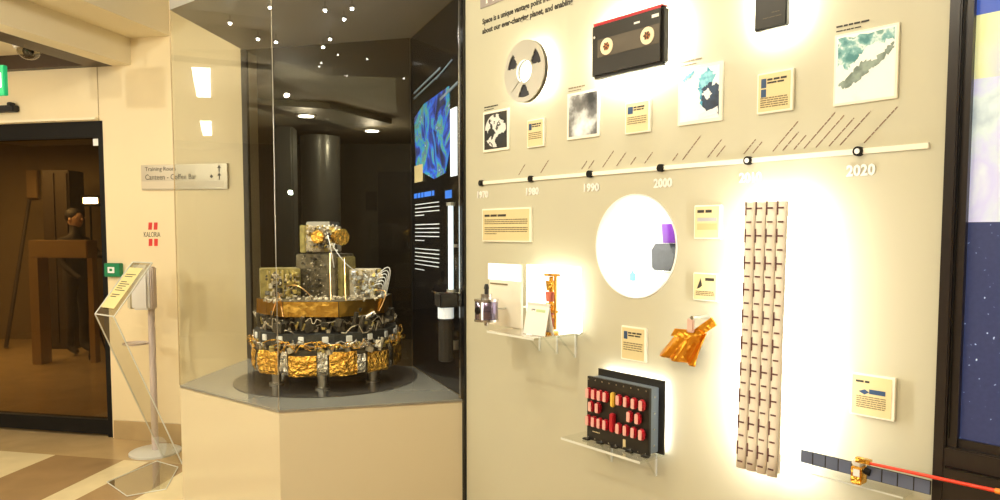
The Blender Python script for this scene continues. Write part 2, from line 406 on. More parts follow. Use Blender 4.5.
# far hall door, notice and column
HB = Frame((-4.6, 10.2), (1, 0))
s0, s1, z0, z1_ = HB.rect(379, 420, 172, 300)
o = struct('door_2', MB().box(s0, s0 + 1.0, -.05, 0, 0, z1_).box(s0 + .08, s0 + .92, -.07, -.05, .02, z1_ - .08), 'halldark'); o.location = HB.o
s0, s1, z0, z1_ = HB.rect(366, 377, 192, 210)
t = thing_f(HB, 'notice_board', 'small dark notice on the far hall wall, seen through the case', 'notice', (s0 + s1) / 2, (z0 + z1_) / 2)
MB().box(-.08, .08, -.02, 0, -.13, .13, bev=.005).build('board', 'halldark', t)
cc = on_h(331, 145, 2.7); cc = Vector(((322 - 500) / F * 9.0, 9.0, 0))
t = thing('hall_column', 'grey metal clad round column in the dark hall behind the case', 'column', cc)
MB().lathe([(.25, 0), (.25, .1), (.235, .11), (.235, 2.5), (.24, 2.52), (.24, 2.66)], n=48).build('shaft', 'hallcol', t, True)
cc2 = Vector(((288 - 500) / F * 8.2, 8.2, 0))
t = thing('hall_pillar', 'slim grey pillar left of the round column in the dark hall', 'column', cc2)
MB().box(-.10, .10, -.10, .10, 0, 2.66, bev=.02).build('shaft', 'hallcol', t)
for (px, py, lab) in ((306, 115, 'round recessed downlight in the hall ceiling, left one above the dark trim'), (372, 130, 'round recessed downlight in the hall ceiling, right one near its far end')):
    p = on_h(px, py, 2.655)
    t = thing('downlight', lab, 'downlight', (p.x, p.y, 2.655), 0, 'downlights in the hall ceiling')
    MB().lathe([(.10, -.012), (.10, .002), (.075, .002), (.075, -.012)], n=24).build('bezel', 'steel', t, True)
    MB().lathe([(.073, -.016), (.073, -.004)], n=24).build('lamp', 'led', t)
    l = bpy.data.lights.new('hall_spot', 'POINT'); l.energy = 9; l.color = (1, .85, .62); l.shadow_soft_size = .08
    lo = bpy.data.objects.new('hall_spot', l); C.objects.link(lo); lo.location = (p.x, p.y, 2.45)

# ------------------------------------------------------------------ glass door and the room behind
fw = .055
t = tag(bpy.data.objects.new('door_1', None), 'dark framed bronze tinted glass door in the cream wall', 'door'); C.objects.link(t)
t['kind'] = 'structure'; t.location = D.w(dL, 0, 0); t.rotation_euler = (0, 0, D.rz); dw_ = dR - dL
MB().box(0, dw_, .01, .09, dTop - .115, dTop).box(dw_ - .05, dw_, .01, .09, .0, dTop - .115).box(0, .05, .01, .09, 0, dTop - .115).box(.05, dw_ - .05, .01, .09, .02, .125).build('door_frame', 'black', t)
MB().box(.05, dw_ - .05, .045, .055, .125, dTop - .115).build('glass_pane', 'doorglass', t)
s0, s1, z0, z1_ = D.rect(89, 95, 138, 145)
MB().box(s0 - dL, s1 - dL, .038, .044, z0, z1_).build('sticker', 'white', t)
# back room
struct('wall_room_back', MB().box(-8.9, -4.62, 10.2, 10.3, 0, 2.7), 'backroom')
struct('ceiling_room', MB().prism([(-8.8, 6.7), (dv.x - .2, dv.y + .1), (-4.65, 10.2), (-8.8, 10.2)], 2.7, 2.75, 'z'), 'backroom')
def room_rect(x0, x1, y0, y1, Z):
    fr = Frame((0, Z), (1, 0)); return fr.rect(x0, x1, y0, y1)
s0, s1, z0, z1_ = room_rect(44, 71, 170, 330, 9.3)
t = thing('reflected_pillar', 'tall dark block beyond the glass door, standing in for a reflected pillar', 'reflection', ((s0 + s1) / 2, 9.3, 0))  # solid block added in place of a pillar mirrored in the door
hw = (s1 - s0) / 2
MB().box(-hw, hw, 0, .35, 0, z1_, bev=.01).build('body', 'backroom_dark', t)
MB().box(-hw + .02, -.01, -.02, -.001, .08, z1_ - .04).build('door', 'backroom_dark', t)
MB().box(.01, hw - .02, -.02, -.001, .08, z1_ - .04).build('door', 'backroom_dark', t)
s0, s1, z0, z1_ = room_rect(28, 62, 243, 258, 8.2)
t = thing('reflected_band', 'low pale band on legs beyond the glass door, standing in for a reflection', 'desk', (s0, 8.2, 0))  # pale band mirrored in the door glass, added as a solid shape
wd = s1 - s0 + .28
MB().box(0, wd, 0, .22, z0 + .0, z0 + .20, bev=.01).build('pale_band', 'backroom_pale', t)
MB().box(0, .10, 0, .2, 0, z0).build('leg', 'backroom_pale', t); MB().box(wd - .06, wd, .1, .2, 0, z0).build('leg', 'backroom_pale', t)
s0, s1, z0, z1_ = room_rect(25, 36, 170, 198, 10.1)
tag(MB().box(s0, s1, 10.12, 10.19, z0, z1_, bev=.008).build('reflected_patch', 'backroom_pale'), 'small pale block beyond the glass door, standing in for a reflected patch', 'box')  # pale patch of the door reflection, modelled as a block
a, b_ = room_rect(27, 28, 200, 201, 9.9), room_rect(2, 3, 335, 336, 8.2)
tag(MB().cyl((a[0], 9.95, a[3]), ((2 - 500) / F * 9.3, 9.3, 0.02), .025, n=10).build('leaning_pole', 'backroom_dark'), 'thin dark pole leaning against the wall beyond the glass door', 'pole')

# stand-in for an operator reflected in the door glass, side-on, one arm out
def skin_chain(name, joints, edges, m, parent, root=0):
    me = bpy.data.meshes.new(name); me.from_pydata([j[0] for j in joints], edges, []); me.materials.append(M[m])
    o = bpy.data.objects.new(name, me); C.objects.link(o); o.parent = parent
    mod = o.modifiers.new('skin', 'SKIN'); mod.use_smooth_shade = True
    sv = me.skin_vertices[0].data
    for i, j in enumerate(joints):
        r = j[1]; sv[i].radius = r if isinstance(r, tuple) else (r, r); sv[i].use_root = (i == root)
    sb = o.modifiers.new('sub', 'SUBSURF'); sb.levels = 1; sb.render_levels = 2
    return o
PZ = 8.9
pX = (75 - 500) / F * PZ
t = thing('person', 'person in dark clothing, stand-in beyond the glass door for a reflected operator, reaching towards a lamp stand', 'person', (pX, PZ, 0), R(78))
J = [((0, 0, .98), (.15, .11)), ((0, 0, 1.15), (.13, .10)), ((0, 0, 1.36), (.17, .11)), ((0, 0, 1.47), (.06, .06)), ((0.01, 0, 1.55), (.05, .055)), ((.015, 0, 1.64), (.078, .095)), ((.01, 0, 1.74), (.06, .075)),
     ((.10, .0, .90), (.085, .09)), ((.11, .0, .50), .06), ((.11, .03, .10), .042), ((.11, -.10, .04), (.04, .035)),
     ((-.10, .0, .90), (.085, .09)), ((-.11, -.02, .50), .06), ((-.11, .03, .10), .042), ((-.11, -.10, .04), (.04, .035)),
     ((.19, 0, 1.40), .055), ((.22, -.16, 1.20), .042), ((.20, -.38, 1.26), .032), ((.19, -.47, 1.28), (.022, .04)),
     ((-.19, 0, 1.40), .055), ((-.23, -.02, 1.12), .042), ((-.20, -.18, .98), .032), ((-.19, -.25, .95), (.022, .04))]
Eg = [(0, 1), (1, 2), (2, 3), (3, 4), (4, 5), (5, 6), (0, 7), (7, 8), (8, 9), (9, 10), (0, 11), (11, 12), (12, 13), (13, 14), (2, 15), (15, 16), (16, 17), (17, 18), (2, 19), (19, 20), (20, 21), (21, 22)]
for k in range(5):                         # fingers of the reaching hand
    a = len(J); dz = (k - 1.5) * .017
    if k < 4:
        J += [((.19 + .0, -.515, 1.28 + dz), .008), ((.185, -.545, 1.275 + dz), .007), ((.17, -.565, 1.272 + dz), .006)]
    else:
        J += [((.175, -.49, 1.315), .009), ((.165, -.515, 1.33), .008), ((.16, -.535, 1.33), .006)]
    Eg += [(18, a), (a, a + 1), (a + 1, a + 2)]
body = skin_chain('body', J, Eg, 'cloth', t)
mb = MB().sphere((.018, -.006, 1.655), .1, 20, (.80, .92, 1.18)).sphere((.02, -.10, 1.65), .016, 8, (1, 1.3, 1.4)).sphere((-.05, -.088, 1.675), .011, 8).sphere((.085, -.088, 1.675), .011, 8).sphere((.02, -.09, 1.605), .02, 8, (1.4, .5, .4)).sphere((-.065, 0, 1.65), .022, 8, (.5, 1, 1.4)).sphere((.10, 0, 1.65), .022, 8, (.5, 1, 1.4))
mb.build('face', 'skin', t, True)
MB().sphere((.018, .02, 1.70), .105, 20, (.88, .95, .92)).build('hair', 'hair', t, True)
t = thing('lamp_stand', 'lit work lamp on a thin black tripod, stand-in beyond the glass door for its reflection', 'lamp', ((92 - 500) / F * 8.56, 8.56, 0))  # stands in for the lamp mirrored in the door glass
MB().cyl((0, 0, .35), (0, 0, 1.82), .012, n=8).build('pole', 'black', t)
for k in range(3):
    an = R(30 + 120 * k); MB().cyl((0, 0, .55), (math.cos(an) * .13, math.sin(an) * .13, .01), .009, n=8).build('leg', 'black', t)
MB().box(-.10, .12, -.03, .05, 1.80, 1.93, bev=.01).build('lamp_head', 'black', t)
MB().box(-.06, .11, -.045, -.031, 1.83, 1.90, bev=.005).build('lamp_lens', mat('work_lamp', (1, 1, 1), .5, emit=(1, .95, .85), es=25), t)
area('room_light', (-5.9, 8.2, 2.6), (0, 0, -1), 1.5, 1.5, 80, (1, .84, .58))

# ------------------------------------------------------------------ display case
case = thing('display_case', 'tall glass museum case on a cream pedestal with a grey top and spotlights', 'display case', (0, 0, 0))
poly = [L_, M_, Rp, P_, BL]
pxy = [(p.x, p.y) for p in poly]
def inset(pts, d):
    cx = sum(p[0] for p in pts) / len(pts); cy = sum(p[1] for p in pts) / len(pts)
    return [(p[0] + (cx - p[0]) * d, p[1] + (cy - p[1]) * d) for p in pts]
def panel(a, b, z0, z1, th=.012, inward=1, e=.0):
    a = Vector((a[0], a[1])); b = Vector((b[0], b[1])); d = (b - a).normalized(); n = Vector((-d.y, d.x)) * inward
    a2 = a + d * e; b2 = b - d * e
    return MB().prism([(a2.x, a2.y), (b2.x, b2.y), (b2.x + n.x * th, b2.y + n.y * th), (a2.x + n.x * th, a2.y + n.y * th)], z0, z1, 'z')
panel(pxy[0], pxy[1], 0.0, ZT - .012, .02).build('pedestal_panel', 'pedestal', case)
panel(pxy[1], pxy[2], 0.0, ZT - .012, .02).build('pedestal_panel', 'pedestal', case)
panel(pxy[4], pxy[0], 0.0, ZT - .012, .02).build('pedestal_panel', 'pedestal', case)
MB().prism(pxy, ZT - .012, ZT, 'z').build('tabletop', 'tabletop', case)
MB().prism(pxy, ZC, ZC + .2, 'z').build('case_ceiling', 'casetop', case)
panel(pxy[0], pxy[1], ZT + .001, ZC - .001, .01, 1, .006).build('glass_panel', 'glass', case)
panel(pxy[1], pxy[2], ZT + .001, ZC - .001, .01, 1, .006).build('glass_panel', 'glass', case)
panel(pxy[4], pxy[0], ZT + .001, ZC - .001, .01, 1, .006).build('glass_panel', 'glass', case)
panel(pxy[3], pxy[4], ZT + .001, ZC - .001, .01, 1, .006).build('glass_panel', 'glass_back', case)['label'] = 'grey tinted back glass'
MB().cyl((pxy[1][0], pxy[1][1], ZT), (pxy[1][0], pxy[1][1], ZC), .002, n=8).build('corner_joint', 'steel', case)
MB().cyl((pxy[0][0], pxy[0][1], ZT), (pxy[0][0], pxy[0][1], ZC), .003, n=8).build('corner_joint', 'baseboard', case)
MB().box(BL.x - .01, BL.x + .02, BL.y - .02, BL.y + .02, ZT, ZC).build('corner_joint', 'halldark', case)
# thin dark line around the table edge and brass foot trim
for i, j in ((0, 1), (1, 2)):
    panel(pxy[i], pxy[j], ZT - .012, ZT - .008, -.002).build('edge_strip', 'steel', case)
for (px, py) in ((230, 21), (258, 37), (270, 5), (276, 40), (325, 8), (323, 45), (330, 37), (344, 17), (352, 6)):
    p = on_h(px, py, ZC - .03)
    sp = MB().cyl((p.x, p.y, ZC), (p.x, p.y, ZC - .03), .004, n=8).cyl((p.x, p.y, ZC - .025), (p.x, p.y, ZC - .04), .012, .014, n=12).build('spotlight', 'chrome', case, True)
    MB().cyl((p.x, p.y, ZC - .0405), (p.x, p.y, ZC - .046), .007, n=12).build('spot_lens', 'spotled', sp)
cx, cy = -.887, 3.72
for (x, y, e) in ((-.95, 3.25, 40), (-.55, 3.45, 30), (-1.3, 3.6, 28), (-.75, 4.0, 12)):
    l = bpy.data.lights.new('case_spot', 'SPOT'); l.energy = e; l.spot_size = R(75); l.spot_blend = .6; l.color = (1, .93, .78); l.shadow_soft_size = .03
    lo = bpy.data.objects.new('case_spot', l); C.objects.link(lo); lo.location = (x, y, ZC - .06)
    lo.rotation_euler = (Vector((cx, cy, 1.0)) - lo.location).to_track_quat('-Z', 'Y').to_euler()
# dark post at the junction with the display wall
tp = thing_f(W, 'corner_post', 'black vertical post with a bright chrome strip between case and display wall', 'post', 0, 0)
MB().box(-.030, .011, -.012, .05, 0, 3.4).build('post', 'blackgloss', tp)
MB().box(-.022, -.014, -.015, -.0125, 0, 3.4).build('chrome_strip', 'chrome', tp)

# ------------------------------------------------------------------ satellite in the case
sat = thing('satellite_model', 'tiered satellite model in gold foil with boxes and wiring inside the glass case', 'satellite model', (cx, cy, ZT), R(8))
def ring(mb, r, z0, z1, n=12, rot=0, th=.02, sag=0):
    pts = [(r * math.cos(R(rot) + 2 * math.pi * i / n), r * math.sin(R(rot) + 2 * math.pi * i / n)) for i in range(n)]
    mb.prism(pts, z0, z1, 'z'); return mb
def rpt(r, a, z): return (r * math.cos(R(a)), r * math.sin(R(a)), z)
MB().lathe([(.46, .001), (.46, .004)], n=48).build('tabletop_disc', mat('dark_disc', (.06, .055, .05), .15), sat)  # thin dark disc on the tabletop under the model
for a in (30, 150, 210, 270, 330):
    MB().cyl(rpt(.27, a, .004), rpt(.27, a, .09), .022, n=14).cyl(rpt(.27, a, .004), rpt(.27, a, .012), .035, n=14).build('foot', 'steel', sat, True)
def wavy_band(name, r, z0, z1, m, n=96, amp=.006, a0=0, a1=360, facets=10):
    mb = MB(); rows = 7; vs = []
    rng = random.Random(len(name) * 7 + int(a0))
    for i in range(n + 1):
        a = a0 + (a1 - a0) * i / n
        fa = ((a % (360 / facets)) - 180 / facets); rr = r * math.cos(R(180 / facets)) / math.cos(R(fa)) * 1.0
        for j in range(rows):
            q = rr + rng.uniform(-amp, amp) + (.006 if 0 < j < rows - 1 else 0); z = z0 + (z1 - z0) * j / (rows - 1) + (rng.uniform(-amp, amp) * .6 if 0 < j < rows - 1 else 0)
            vs.append((q * math.cos(R(a)), q * math.sin(R(a)), z))
    fs = [(i * rows + j, (i + 1) * rows + j, (i + 1) * rows + j + 1, i * rows + j + 1) for i in range(n) for j in range(rows - 1)]
    mb._add(vs, fs); return mb
# lower tier
ring(MB(), .355, .085, .20, 12, 15).build('lower_deck', 'clutter_dark', sat)
for k in range(12):
    a0 = k * 30 + 6
    wavy_band('gold_foil_panel', .375, .078, .175 + (.016 if k % 2 else 0), None, 14, .0035, a0 + .6, a0 + 21.4).build('gold_foil_panel', 'gold_bright', sat, fix=False)
    wavy_band('silver_foil_panel', .370, .082, .172 + (.02 if k % 3 else 0), None, 6, .004, a0 + 22, a0 + 29.4).build('silver_foil_panel', 'silverfoil', sat, fix=False)
def clutter(name, r0, r1, z0, z1, n, m, seed, size=(.012, .03)):
    rng = random.Random(seed); mb = MB()
    for i in range(n):
        a = rng.uniform(0, 360); r = rng.uniform(r0, r1); z = rng.uniform(z0, z1); s = rng.uniform(*size)
        mt = Matrix.Translation(rpt(r, a, z)) @ Matrix.Rotation(R(a + rng.uniform(-30, 30)), 4, 'Z') @ Matrix.Rotation(rng.uniform(-.6, .6), 4, 'X')
        if i % 3: mb.box(-s / 2, s / 2, -s / 2, s / 2, -s / 2, s / 2 * rng.uniform(.5, 1.6), mt)
        else: mb.cyl(rpt(r, a, z - s), rpt(r + s * .4, a + 2, z + s), s * .28, n=8)
    o = mb.build(name, m, sat); o['kind'] = 'stuff'; return o
def wires(name, r0, r1, z0, z1, n, m, seed, rad=.003):
    rng = random.Random(seed); mb = MB()
    for i in range(n):
        a = rng.uniform(0, 360); da = rng.uniform(8, 35); r = rng.uniform(r0, r1); z = rng.uniform(z0, z1); h = rng.uniform(.01, .035); pts = []
        for k in range(9):
            q = k / 8; pts.append(rpt(r + math.sin(q * 3.14) * rng.uniform(.01, .03), a + da * q, z + math.sin(q * 3.14) * h * rng.choice((1, 1, -.3)) + rng.uniform(-.003, .003)))
        mb.tube(pts, rad, 5)
    o = mb.build(name, m, sat, True); o['kind'] = 'stuff'; return o
clutter('connector_cluster', .29, .37, .19, .23, 90, 'clutter_pale', 3, (.012, .03))
clutter('bracket_cluster', .28, .36, .19, .23, 60, 'clutter_dark', 4, (.02, .035))
wires('gold_harness', .35, .385, .185, .225, 34, 'gold_bright', 5, .0028)
wires('silver_harness', .34, .38, .195, .235, 24, 'silverfoil', 6, .0026)
# middle tier with white tiles
ring(MB(), .355, .222, .274, 16, 11).build('middle_deck', 'darkring', sat)
tp_ = None
for k in range(20):
    a = k * 18 + 4
    if tp_ is None:
        tp_ = MB().box(-.0145, .0145, -.004, .004, -.0145, .0145, bev=.002).build('white_tile', 'tile', sat); o = tp_
    else:
        o = tp_.copy(); C.objects.link(o); o.parent = sat
    fa = ((a - 11) % 22.5) - 11.25; rr = .355 * math.cos(R(11.25)) / math.cos(R(fa)) + .004
    o.location = rpt(rr, a, .249); o.rotation_euler = (0, 0, R(a - fa + 90))
clutter('equipment_cluster', .18, .345, .28, .35, 150, 'clutter_dark', 8, (.02, .05))
clutter('fitting_cluster', .24, .35, .28, .315, 60, 'clutter_pale', 9, (.008, .018))
wires('thin_wiring', .27, .36, .275, .34, 36, 'clutter_pale', 10, .0022)
MB().cyl((.10, -.25, .28), (.25, -.22, .36), .014, n=10).cyl((-.2, -.24, .28), (-.12, -.2, .36), .012, n=10).cyl((.0, .2, .26), (.0, .2, .36), .03, n=10).cyl((0, 0, .2), (0, 0, .36), .16, n=24).build('strut', 'silverfoil', sat, True)
clutter('gilt_cluster', .30, .375, .19, .225, 70, 'gilt', 33, (.010, .022))
clutter('gilt_fitting', .27, .35, .28, .32, 40, 'gilt', 34, (.008, .016))
# upper deck
ring(MB(), .335, .352, .425, 8, 22.5 - 8).build('upper_deck', 'bronze', sat)
mb = MB()
for k in range(8):
    a, b_ = R(k * 45 + 14.5), R(k * 45 + 59.5); p0 = Vector((.337 * math.cos(a), .337 * math.sin(a), 0)); p1 = Vector((.337 * math.cos(b_), .337 * math.sin(b_), 0))
    nn = ((p0 + p1) / 2).normalized()
    for j in range(10):
        q0 = p0.lerp(p1, j / 10); q1 = p0.lerp(p1, (j + 1) / 10); o0 = nn * (.004 + random.uniform(0, .003)); o1 = nn * .004
        mb._add([q0 + o0 + Vector((0, 0, .352)), q1 + o0 + Vector((0, 0, .352)), q1 + o1 + Vector((0, 0, .424)), q0 + o1 + Vector((0, 0, .424))], [(0, 1, 2, 3)])
mb.build('gold_deck_band', mat('amber_gold_foil', (.62, .34, .06), .3, 1, bump=.4, bscale=14), sat, fix=False)
# boxes on the deck (local frame: x right, y away)
def sbox(name, x, y, w, d, z0, z1, rz, m):
    mt = Matrix.Translation((x, y, 0)) @ Matrix.Rotation(R(rz), 4, 'Z')
    return MB().box(-w / 2, w / 2, -d / 2, d / 2, z0, z1, mt, bev=.004).build(name, m, sat)
ZD = .425
sbox('centre_box', -.005, .02, .22, .20, ZD, ZD + .215, -24, 'bronze')
sbox('gold_side_panel', .098, -.03, .045, .14, ZD, ZD + .200, -24, 'olive')
sbox('instrument_box', -.225, -.03, .19, .15, ZD, ZD + .145, 12, 'olive')
sbox('instrument_box', .195, .02, .14, .15, ZD, ZD + .135, -12, 'clutter_pale')
sbox('head_box', -.02, .02, .15, .14, ZD + .225, ZD + .355, -20, 'clutter_pale')
sbox('head_side', -.095, .03, .03, .13, ZD + .22, ZD + .36, -14, 'olive')
sbox('head_lid', -.015, .03, .13, .12, ZD + .357, ZD + .378, -20, 'steel')
def local_clutter(name, x0, x1, y0, y1, z0, z1, n, m, seed, size):
    rng = random.Random(seed); mb = MB()
    for i in range(n):
        c = Vector((rng.uniform(x0, x1), rng.uniform(y0, y1), rng.uniform(z0, z1))); s = rng.uniform(*size)
        mt = Matrix.Translation(c) @ Matrix.Rotation(rng.uniform(-1, 1), 4, 'Z') @ Matrix.Rotation(rng.uniform(-.5, .5), 4, 'X')
        if i % 2: mb.box(-s / 2, s / 2, -s / 2, s / 2, -s / 2, s / 2, mt)
        else: mb.cyl(c - Vector((0, s, 0)), c + Vector((0, 0, s * .3)), s * .3, n=8)
    o = mb.build(name, m, sat); o['kind'] = 'stuff'; return o
local_clutter('head_connector', -.08, .06, -.085, -.05, ZD + .23, ZD + .355, 70, 'clutter_pale', 21, (.01, .022))
local_clutter('head_fixing', -.08, .07, -.09, -.06, ZD + .23, ZD + .36, 40, 'tile', 22, (.006, .012))
local_clutter('head_dark_part', -.08, .06, -.085, -.05, ZD + .23, ZD + .35, 35, 'clutter_dark', 23, (.012, .022))  # dark loose pieces among the pale head connectors
mb = MB().cyl((-.03, -.075, ZD + .30), (-.03, -.12, ZD + .30), .035, .03, n=16).cyl((.055, -.05, ZD + .30), (.09, -.09, ZD + .30), .035, .042, n=16); mb.build('thruster', 'gold_bright', sat, True)
local_clutter('left_connector', -.28, -.13, -.125, -.08, ZD + .01, ZD + .13, 60, 'clutter_pale', 24, (.01, .022))
local_clutter('left_dark_part', -.28, -.13, -.12, -.08, ZD + .01, ZD + .13, 40, 'clutter_dark', 25, (.012, .024))  # dark pieces mixed in with the left box connectors
local_clutter('right_connector', .14, .27, -.08, -.045, ZD + .01, ZD + .13, 60, 'tile', 26, (.008, .018))
local_clutter('right_fixing', .14, .28, -.085, -.045, ZD + .01, ZD + .13, 50, 'clutter_pale', 27, (.01, .022))
local_clutter('centre_fixing', -.11, .07, -.10, -.075, ZD + .01, ZD + .21, 70, 'clutter_dark', 28, (.006, .012))
local_clutter('centre_rivet', -.11, .07, -.105, -.08, ZD + .01, ZD + .21, 50, 'clutter_pale', 29, (.004, .007))
for k in range(7):
    x = -.30 + .024 * k; MB().box(x, x + .010, -.118, -.108, ZD + .004, ZD + .14, bev=.002).build('rib', 'gilt', sat)
local_clutter('gilt_head_fitting', -.09, .06, -.09, -.06, ZD + .23, ZD + .355, 40, 'gilt', 41, (.008, .018))
local_clutter('gilt_right_fitting', .13, .27, -.09, -.05, ZD + .01, ZD + .13, 40, 'gilt', 42, (.008, .018))
local_clutter('gilt_left_fitting', -.18, -.12, -.14, -.11, ZD + .01, ZD + .13, 30, 'gilt', 43, (.008, .018))
local_clutter('deck_fitting', -.28, .28, -.27, -.12, ZD - .005, ZD + .01, 90, 'clutter_pale', 30, (.008, .018))
def arc(mb, a, b, up, r=.0022, side=(0, -.02, 0)):
    a, b = Vector(a), Vector(b); pts = []
    for k in range(11):
        q = k / 10; s = math.sin(math.pi * q); pts.append(a.lerp(b, q) + Vector((0, 0, up * s)) + Vector(side) * s)
    mb.tube(pts, r, 5)
mb = MB()
for k in range(6): arc(mb, (.19 + .01 * k, -.06, ZD + .03 + .012 * k), (.27 + .006 * k, -.08, ZD + .0), .05 + .01 * k, .0022, (.05, -.03, 0))
arc(mb, (.04, -.09, ZD + .26), (.17, -.08, ZD + .12), -.02); arc(mb, (.02, -.1, ZD + .31), (.05, -.12, ZD + .15), .02)
mb.build('white_wiring', 'tile', sat, True)
mb = MB()
arc(mb, (-.18, -.12, ZD + .06), (-.05, -.15, ZD), .03, .003); arc(mb, (-.22, -.13, ZD + .03), (-.17, -.31, ZD - .07), .03, .003); arc(mb, (-.2, -.13, ZD + .02), (-.22, -.31, ZD - .06), .02, .0025)
arc(mb, (.03, -.10, ZD + .22), (.05, -.30, ZD - .06), -.03, .003); arc(mb, (.10, -.12, ZD + .2), (.12, -.30, ZD - .05), -.02, .0025)
arc(mb, (.25, -.1, ZD + .03), (.27, -.2, ZD - .06), .04, .003, (.04, -.02, 0))
mb.build('gold_wiring', 'copper', sat, True)

# ------------------------------------------------------------------ graphic panel at the right of the case interior
gp = thing('graphic_panel', 'black backlit graphic panel with a blue earth picture at the right end of the case', 'information panel', G.w(0, 0, ZT + .004), G.rz)
MB().box(0.0, GL - .055, 0.0, .03, 0, ZC - ZT - .01).build('board', 'blackgloss', gp)
def gp_rect(x0, x1, y0, y1, off=-.002):
    s0, s1, z0, z1 = G.rect(x0, x1, y0, y1, off); return s0, s1, z0 - ZT - .004, z1 - ZT - .004
s0, s1, z0, z1_ = gp_rect(414.5, 448, 92, 196)
earth = picture('earth_print', [(.34, (.01, .02, .04)), (.44, (.02, .04, .30)), (.5, (.02, .10, .70)), (.56, (.03, .35, .40)), (.60, (.15, .28, .12)), (.64, (.02, .08, .4)), (.70, (.7, .85, .95))], 7, 8, emit=.42, seed=3, dist=1.5)
pts = []
for (x, y) in ((414.5, 118), (424, 104), (449, 86), (450, 150), (445, 173), (434, 179), (424, 173), (416, 170)):
    q = G.px(x, y, -.002); pts.append((q[0], q[1] - ZT - .004))
MB().prism(pts, -.003, -.0005, 'y').build('earth_picture', earth, gp)
s0, s1, z0, z1_ = gp_rect(415, 423, 165, 182)
MB().box(s0, s1, -.005, -.0032, z0, z1_).build('picture_inset', 'plaque', gp)
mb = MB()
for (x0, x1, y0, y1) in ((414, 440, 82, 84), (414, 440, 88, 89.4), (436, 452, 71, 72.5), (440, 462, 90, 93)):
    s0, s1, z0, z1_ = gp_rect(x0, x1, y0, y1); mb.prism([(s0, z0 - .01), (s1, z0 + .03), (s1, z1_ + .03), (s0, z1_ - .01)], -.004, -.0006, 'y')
mb.build('reflection_streak', 'panelgrey', gp)  # slanted reflections in the glass, drawn as pale lines on the panel
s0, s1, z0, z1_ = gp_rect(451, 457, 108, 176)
MB().box(s0, s1, -.006, -.0006, z0, z1_).build('glint_strip', 'glint', gp)  # bright reflection put in as a glowing strip on the board
mb = MB(); 
for (x0, x1, y0, y1) in ((408, 420, 0, 10), (421, 434, 2, 14)):
    s0, s1, z0, z1_ = gp_rect(max(x0, 414), x1, y0, y1); mb.box(s0, s1, -.004, -.0006, z0, z1_)
for (x0, x1, y0, y1) in ((414, 434, 191, 197), (445, 455, 188, 198)):
    s0, s1, z0, z1_ = gp_rect(x0, x1, y0, y1); bars(mb, s0, s1, z0, (z1_ - z0) * .8)
mb.build('blue_print', 'panelblue', gp)
mb = MB()
for i, y in enumerate([202, 206, 210, 214, 223, 227, 231, 235, 239, 248, 252, 256, 260, 264, 268]):
    s0, s1, z0, z1_ = gp_rect(415, 439 if y not in (214, 239, 268) else 424, y, y + 1.8); bars(mb, s0, s1, z0, (z1_ - z0) * .48)
mb.build('body_print', 'paneltext', gp)

def gthing(name, label, cat, px, py, off): 
    s, z = G.px(px, py, off); return thing_f(G, name, label, cat, s, z, off)
# black instrument and lit tube hung on the panel
t = gthing('black_instrument', 'black cylindrical instrument with a white band mounted low on the graphic panel', 'instrument', 446, 361, -.07)
k = 3.62 / 730
MB().lathe([(.028, .0), (.034, .004), (.034, .19), (.030, .195)], n=10).build('body', 'blackmatte', t)
MB().lathe([(.036, .195), (.036, .245)], n=16).build('white_band', mat('lit_band', (.9, .93, .95), .3, emit=(.8, .9, 1), es=.35), t)
MB().box(-.045, .045, -.04, .04, .246, .31, bev=.006).build('head', 'blackmatte', t)
MB().box(-.05, .05, -.05, .068, .311, .317).build('mount_plate', 'acrylic', t)
MB().box(-.01, .01, .03, .068, .05, .09).build('bracket', 'steel', t)
t = gthing('lit_tube', 'tall slim lit clear tube above the black instrument on the graphic panel', 'tube', 451, 292, -.05)
MB().cyl((0, 0, .012), (0, 0, .385), .012, n=20).build('tube', 'tube', t, True)
MB().cyl((0, 0, .385), (0, 0, .40), .02, n=20).cyl((0, 0, 0.0), (0, 0, .012), .02, n=20).build('cap', 'steel', t, True)
MB().box(-.004, .004, .016, .049, .2, .215).build('bracket', 'steel', t)

# ------------------------------------------------------------------ things on the display wall
def wthing(name, label, cat, x0, x1, y0, y1, off=0, group=None):
    s0, s1, z0, z1 = W.rect(x0, x1, y0, y1, off)
    t = thing_f(W, name, label, cat, (s0 + s1) / 2, (z0 + z1) / 2, 0, group)
    return t, (s1 - s0) / 2, (z1 - z0) / 2
def halo(px, py, off, sx, sz, power, col=(1, .97, .91)):
    s, z = W.px(px, py, off); area('led_backlight', W.w(s, off, z), W.Y, sx, sz, power, col)

# plaques
def plaque(label, x0, x1, y0, y1, content, group='printed plaques on the display wall'):
    t, w, h = wthing('plaque', label, 'plaque', x0, x1, y0, y1, -.01, group)
    MB().box(-w, w, -.010, 0, -h, h, bev=.0015).build('plate', 'plaque_edge', t)
    e = min(w, h) * .09
    MB().box(-w + e, w - e * 1.6, -.0108, -.0101, -h + e, h - e).build('print', 'plaque', t)
    content(t, w - e * 2, h - e * 2); return t
def c_text(t, w, h, top=0.0, lines=6, m='greyink', x0=None, x1=None):
    mb = MB(); z = h * (1 - top) - h * .12; st = (z + h * .9) / lines
    for i in range(lines):
        bars(mb, -w * .92 if x0 is None else x0, w * (.9 if i < lines - 1 else .2) if x1 is None else x1, z - i * st - st * .5, st * .42, -.0109)
    mb.build('body_print', m, t)
def pq_full(t, w, h):
    mb = MB(); bars(mb, -w * .95, w * .12, h * .62, h * .16, -.0109); mb.build('heading_print', 'ink', t)
    mb = MB(); 
    for z in (.36, .22, .08, -.22, -.36, -.50): bars(mb, -w * .95, w * .95, h * z, h * .07, -.0109)
    bars(mb, -w * .95, -w * .4, -h * .66, h * .07, -.0109); mb.build('body_print', 'greyink', t)
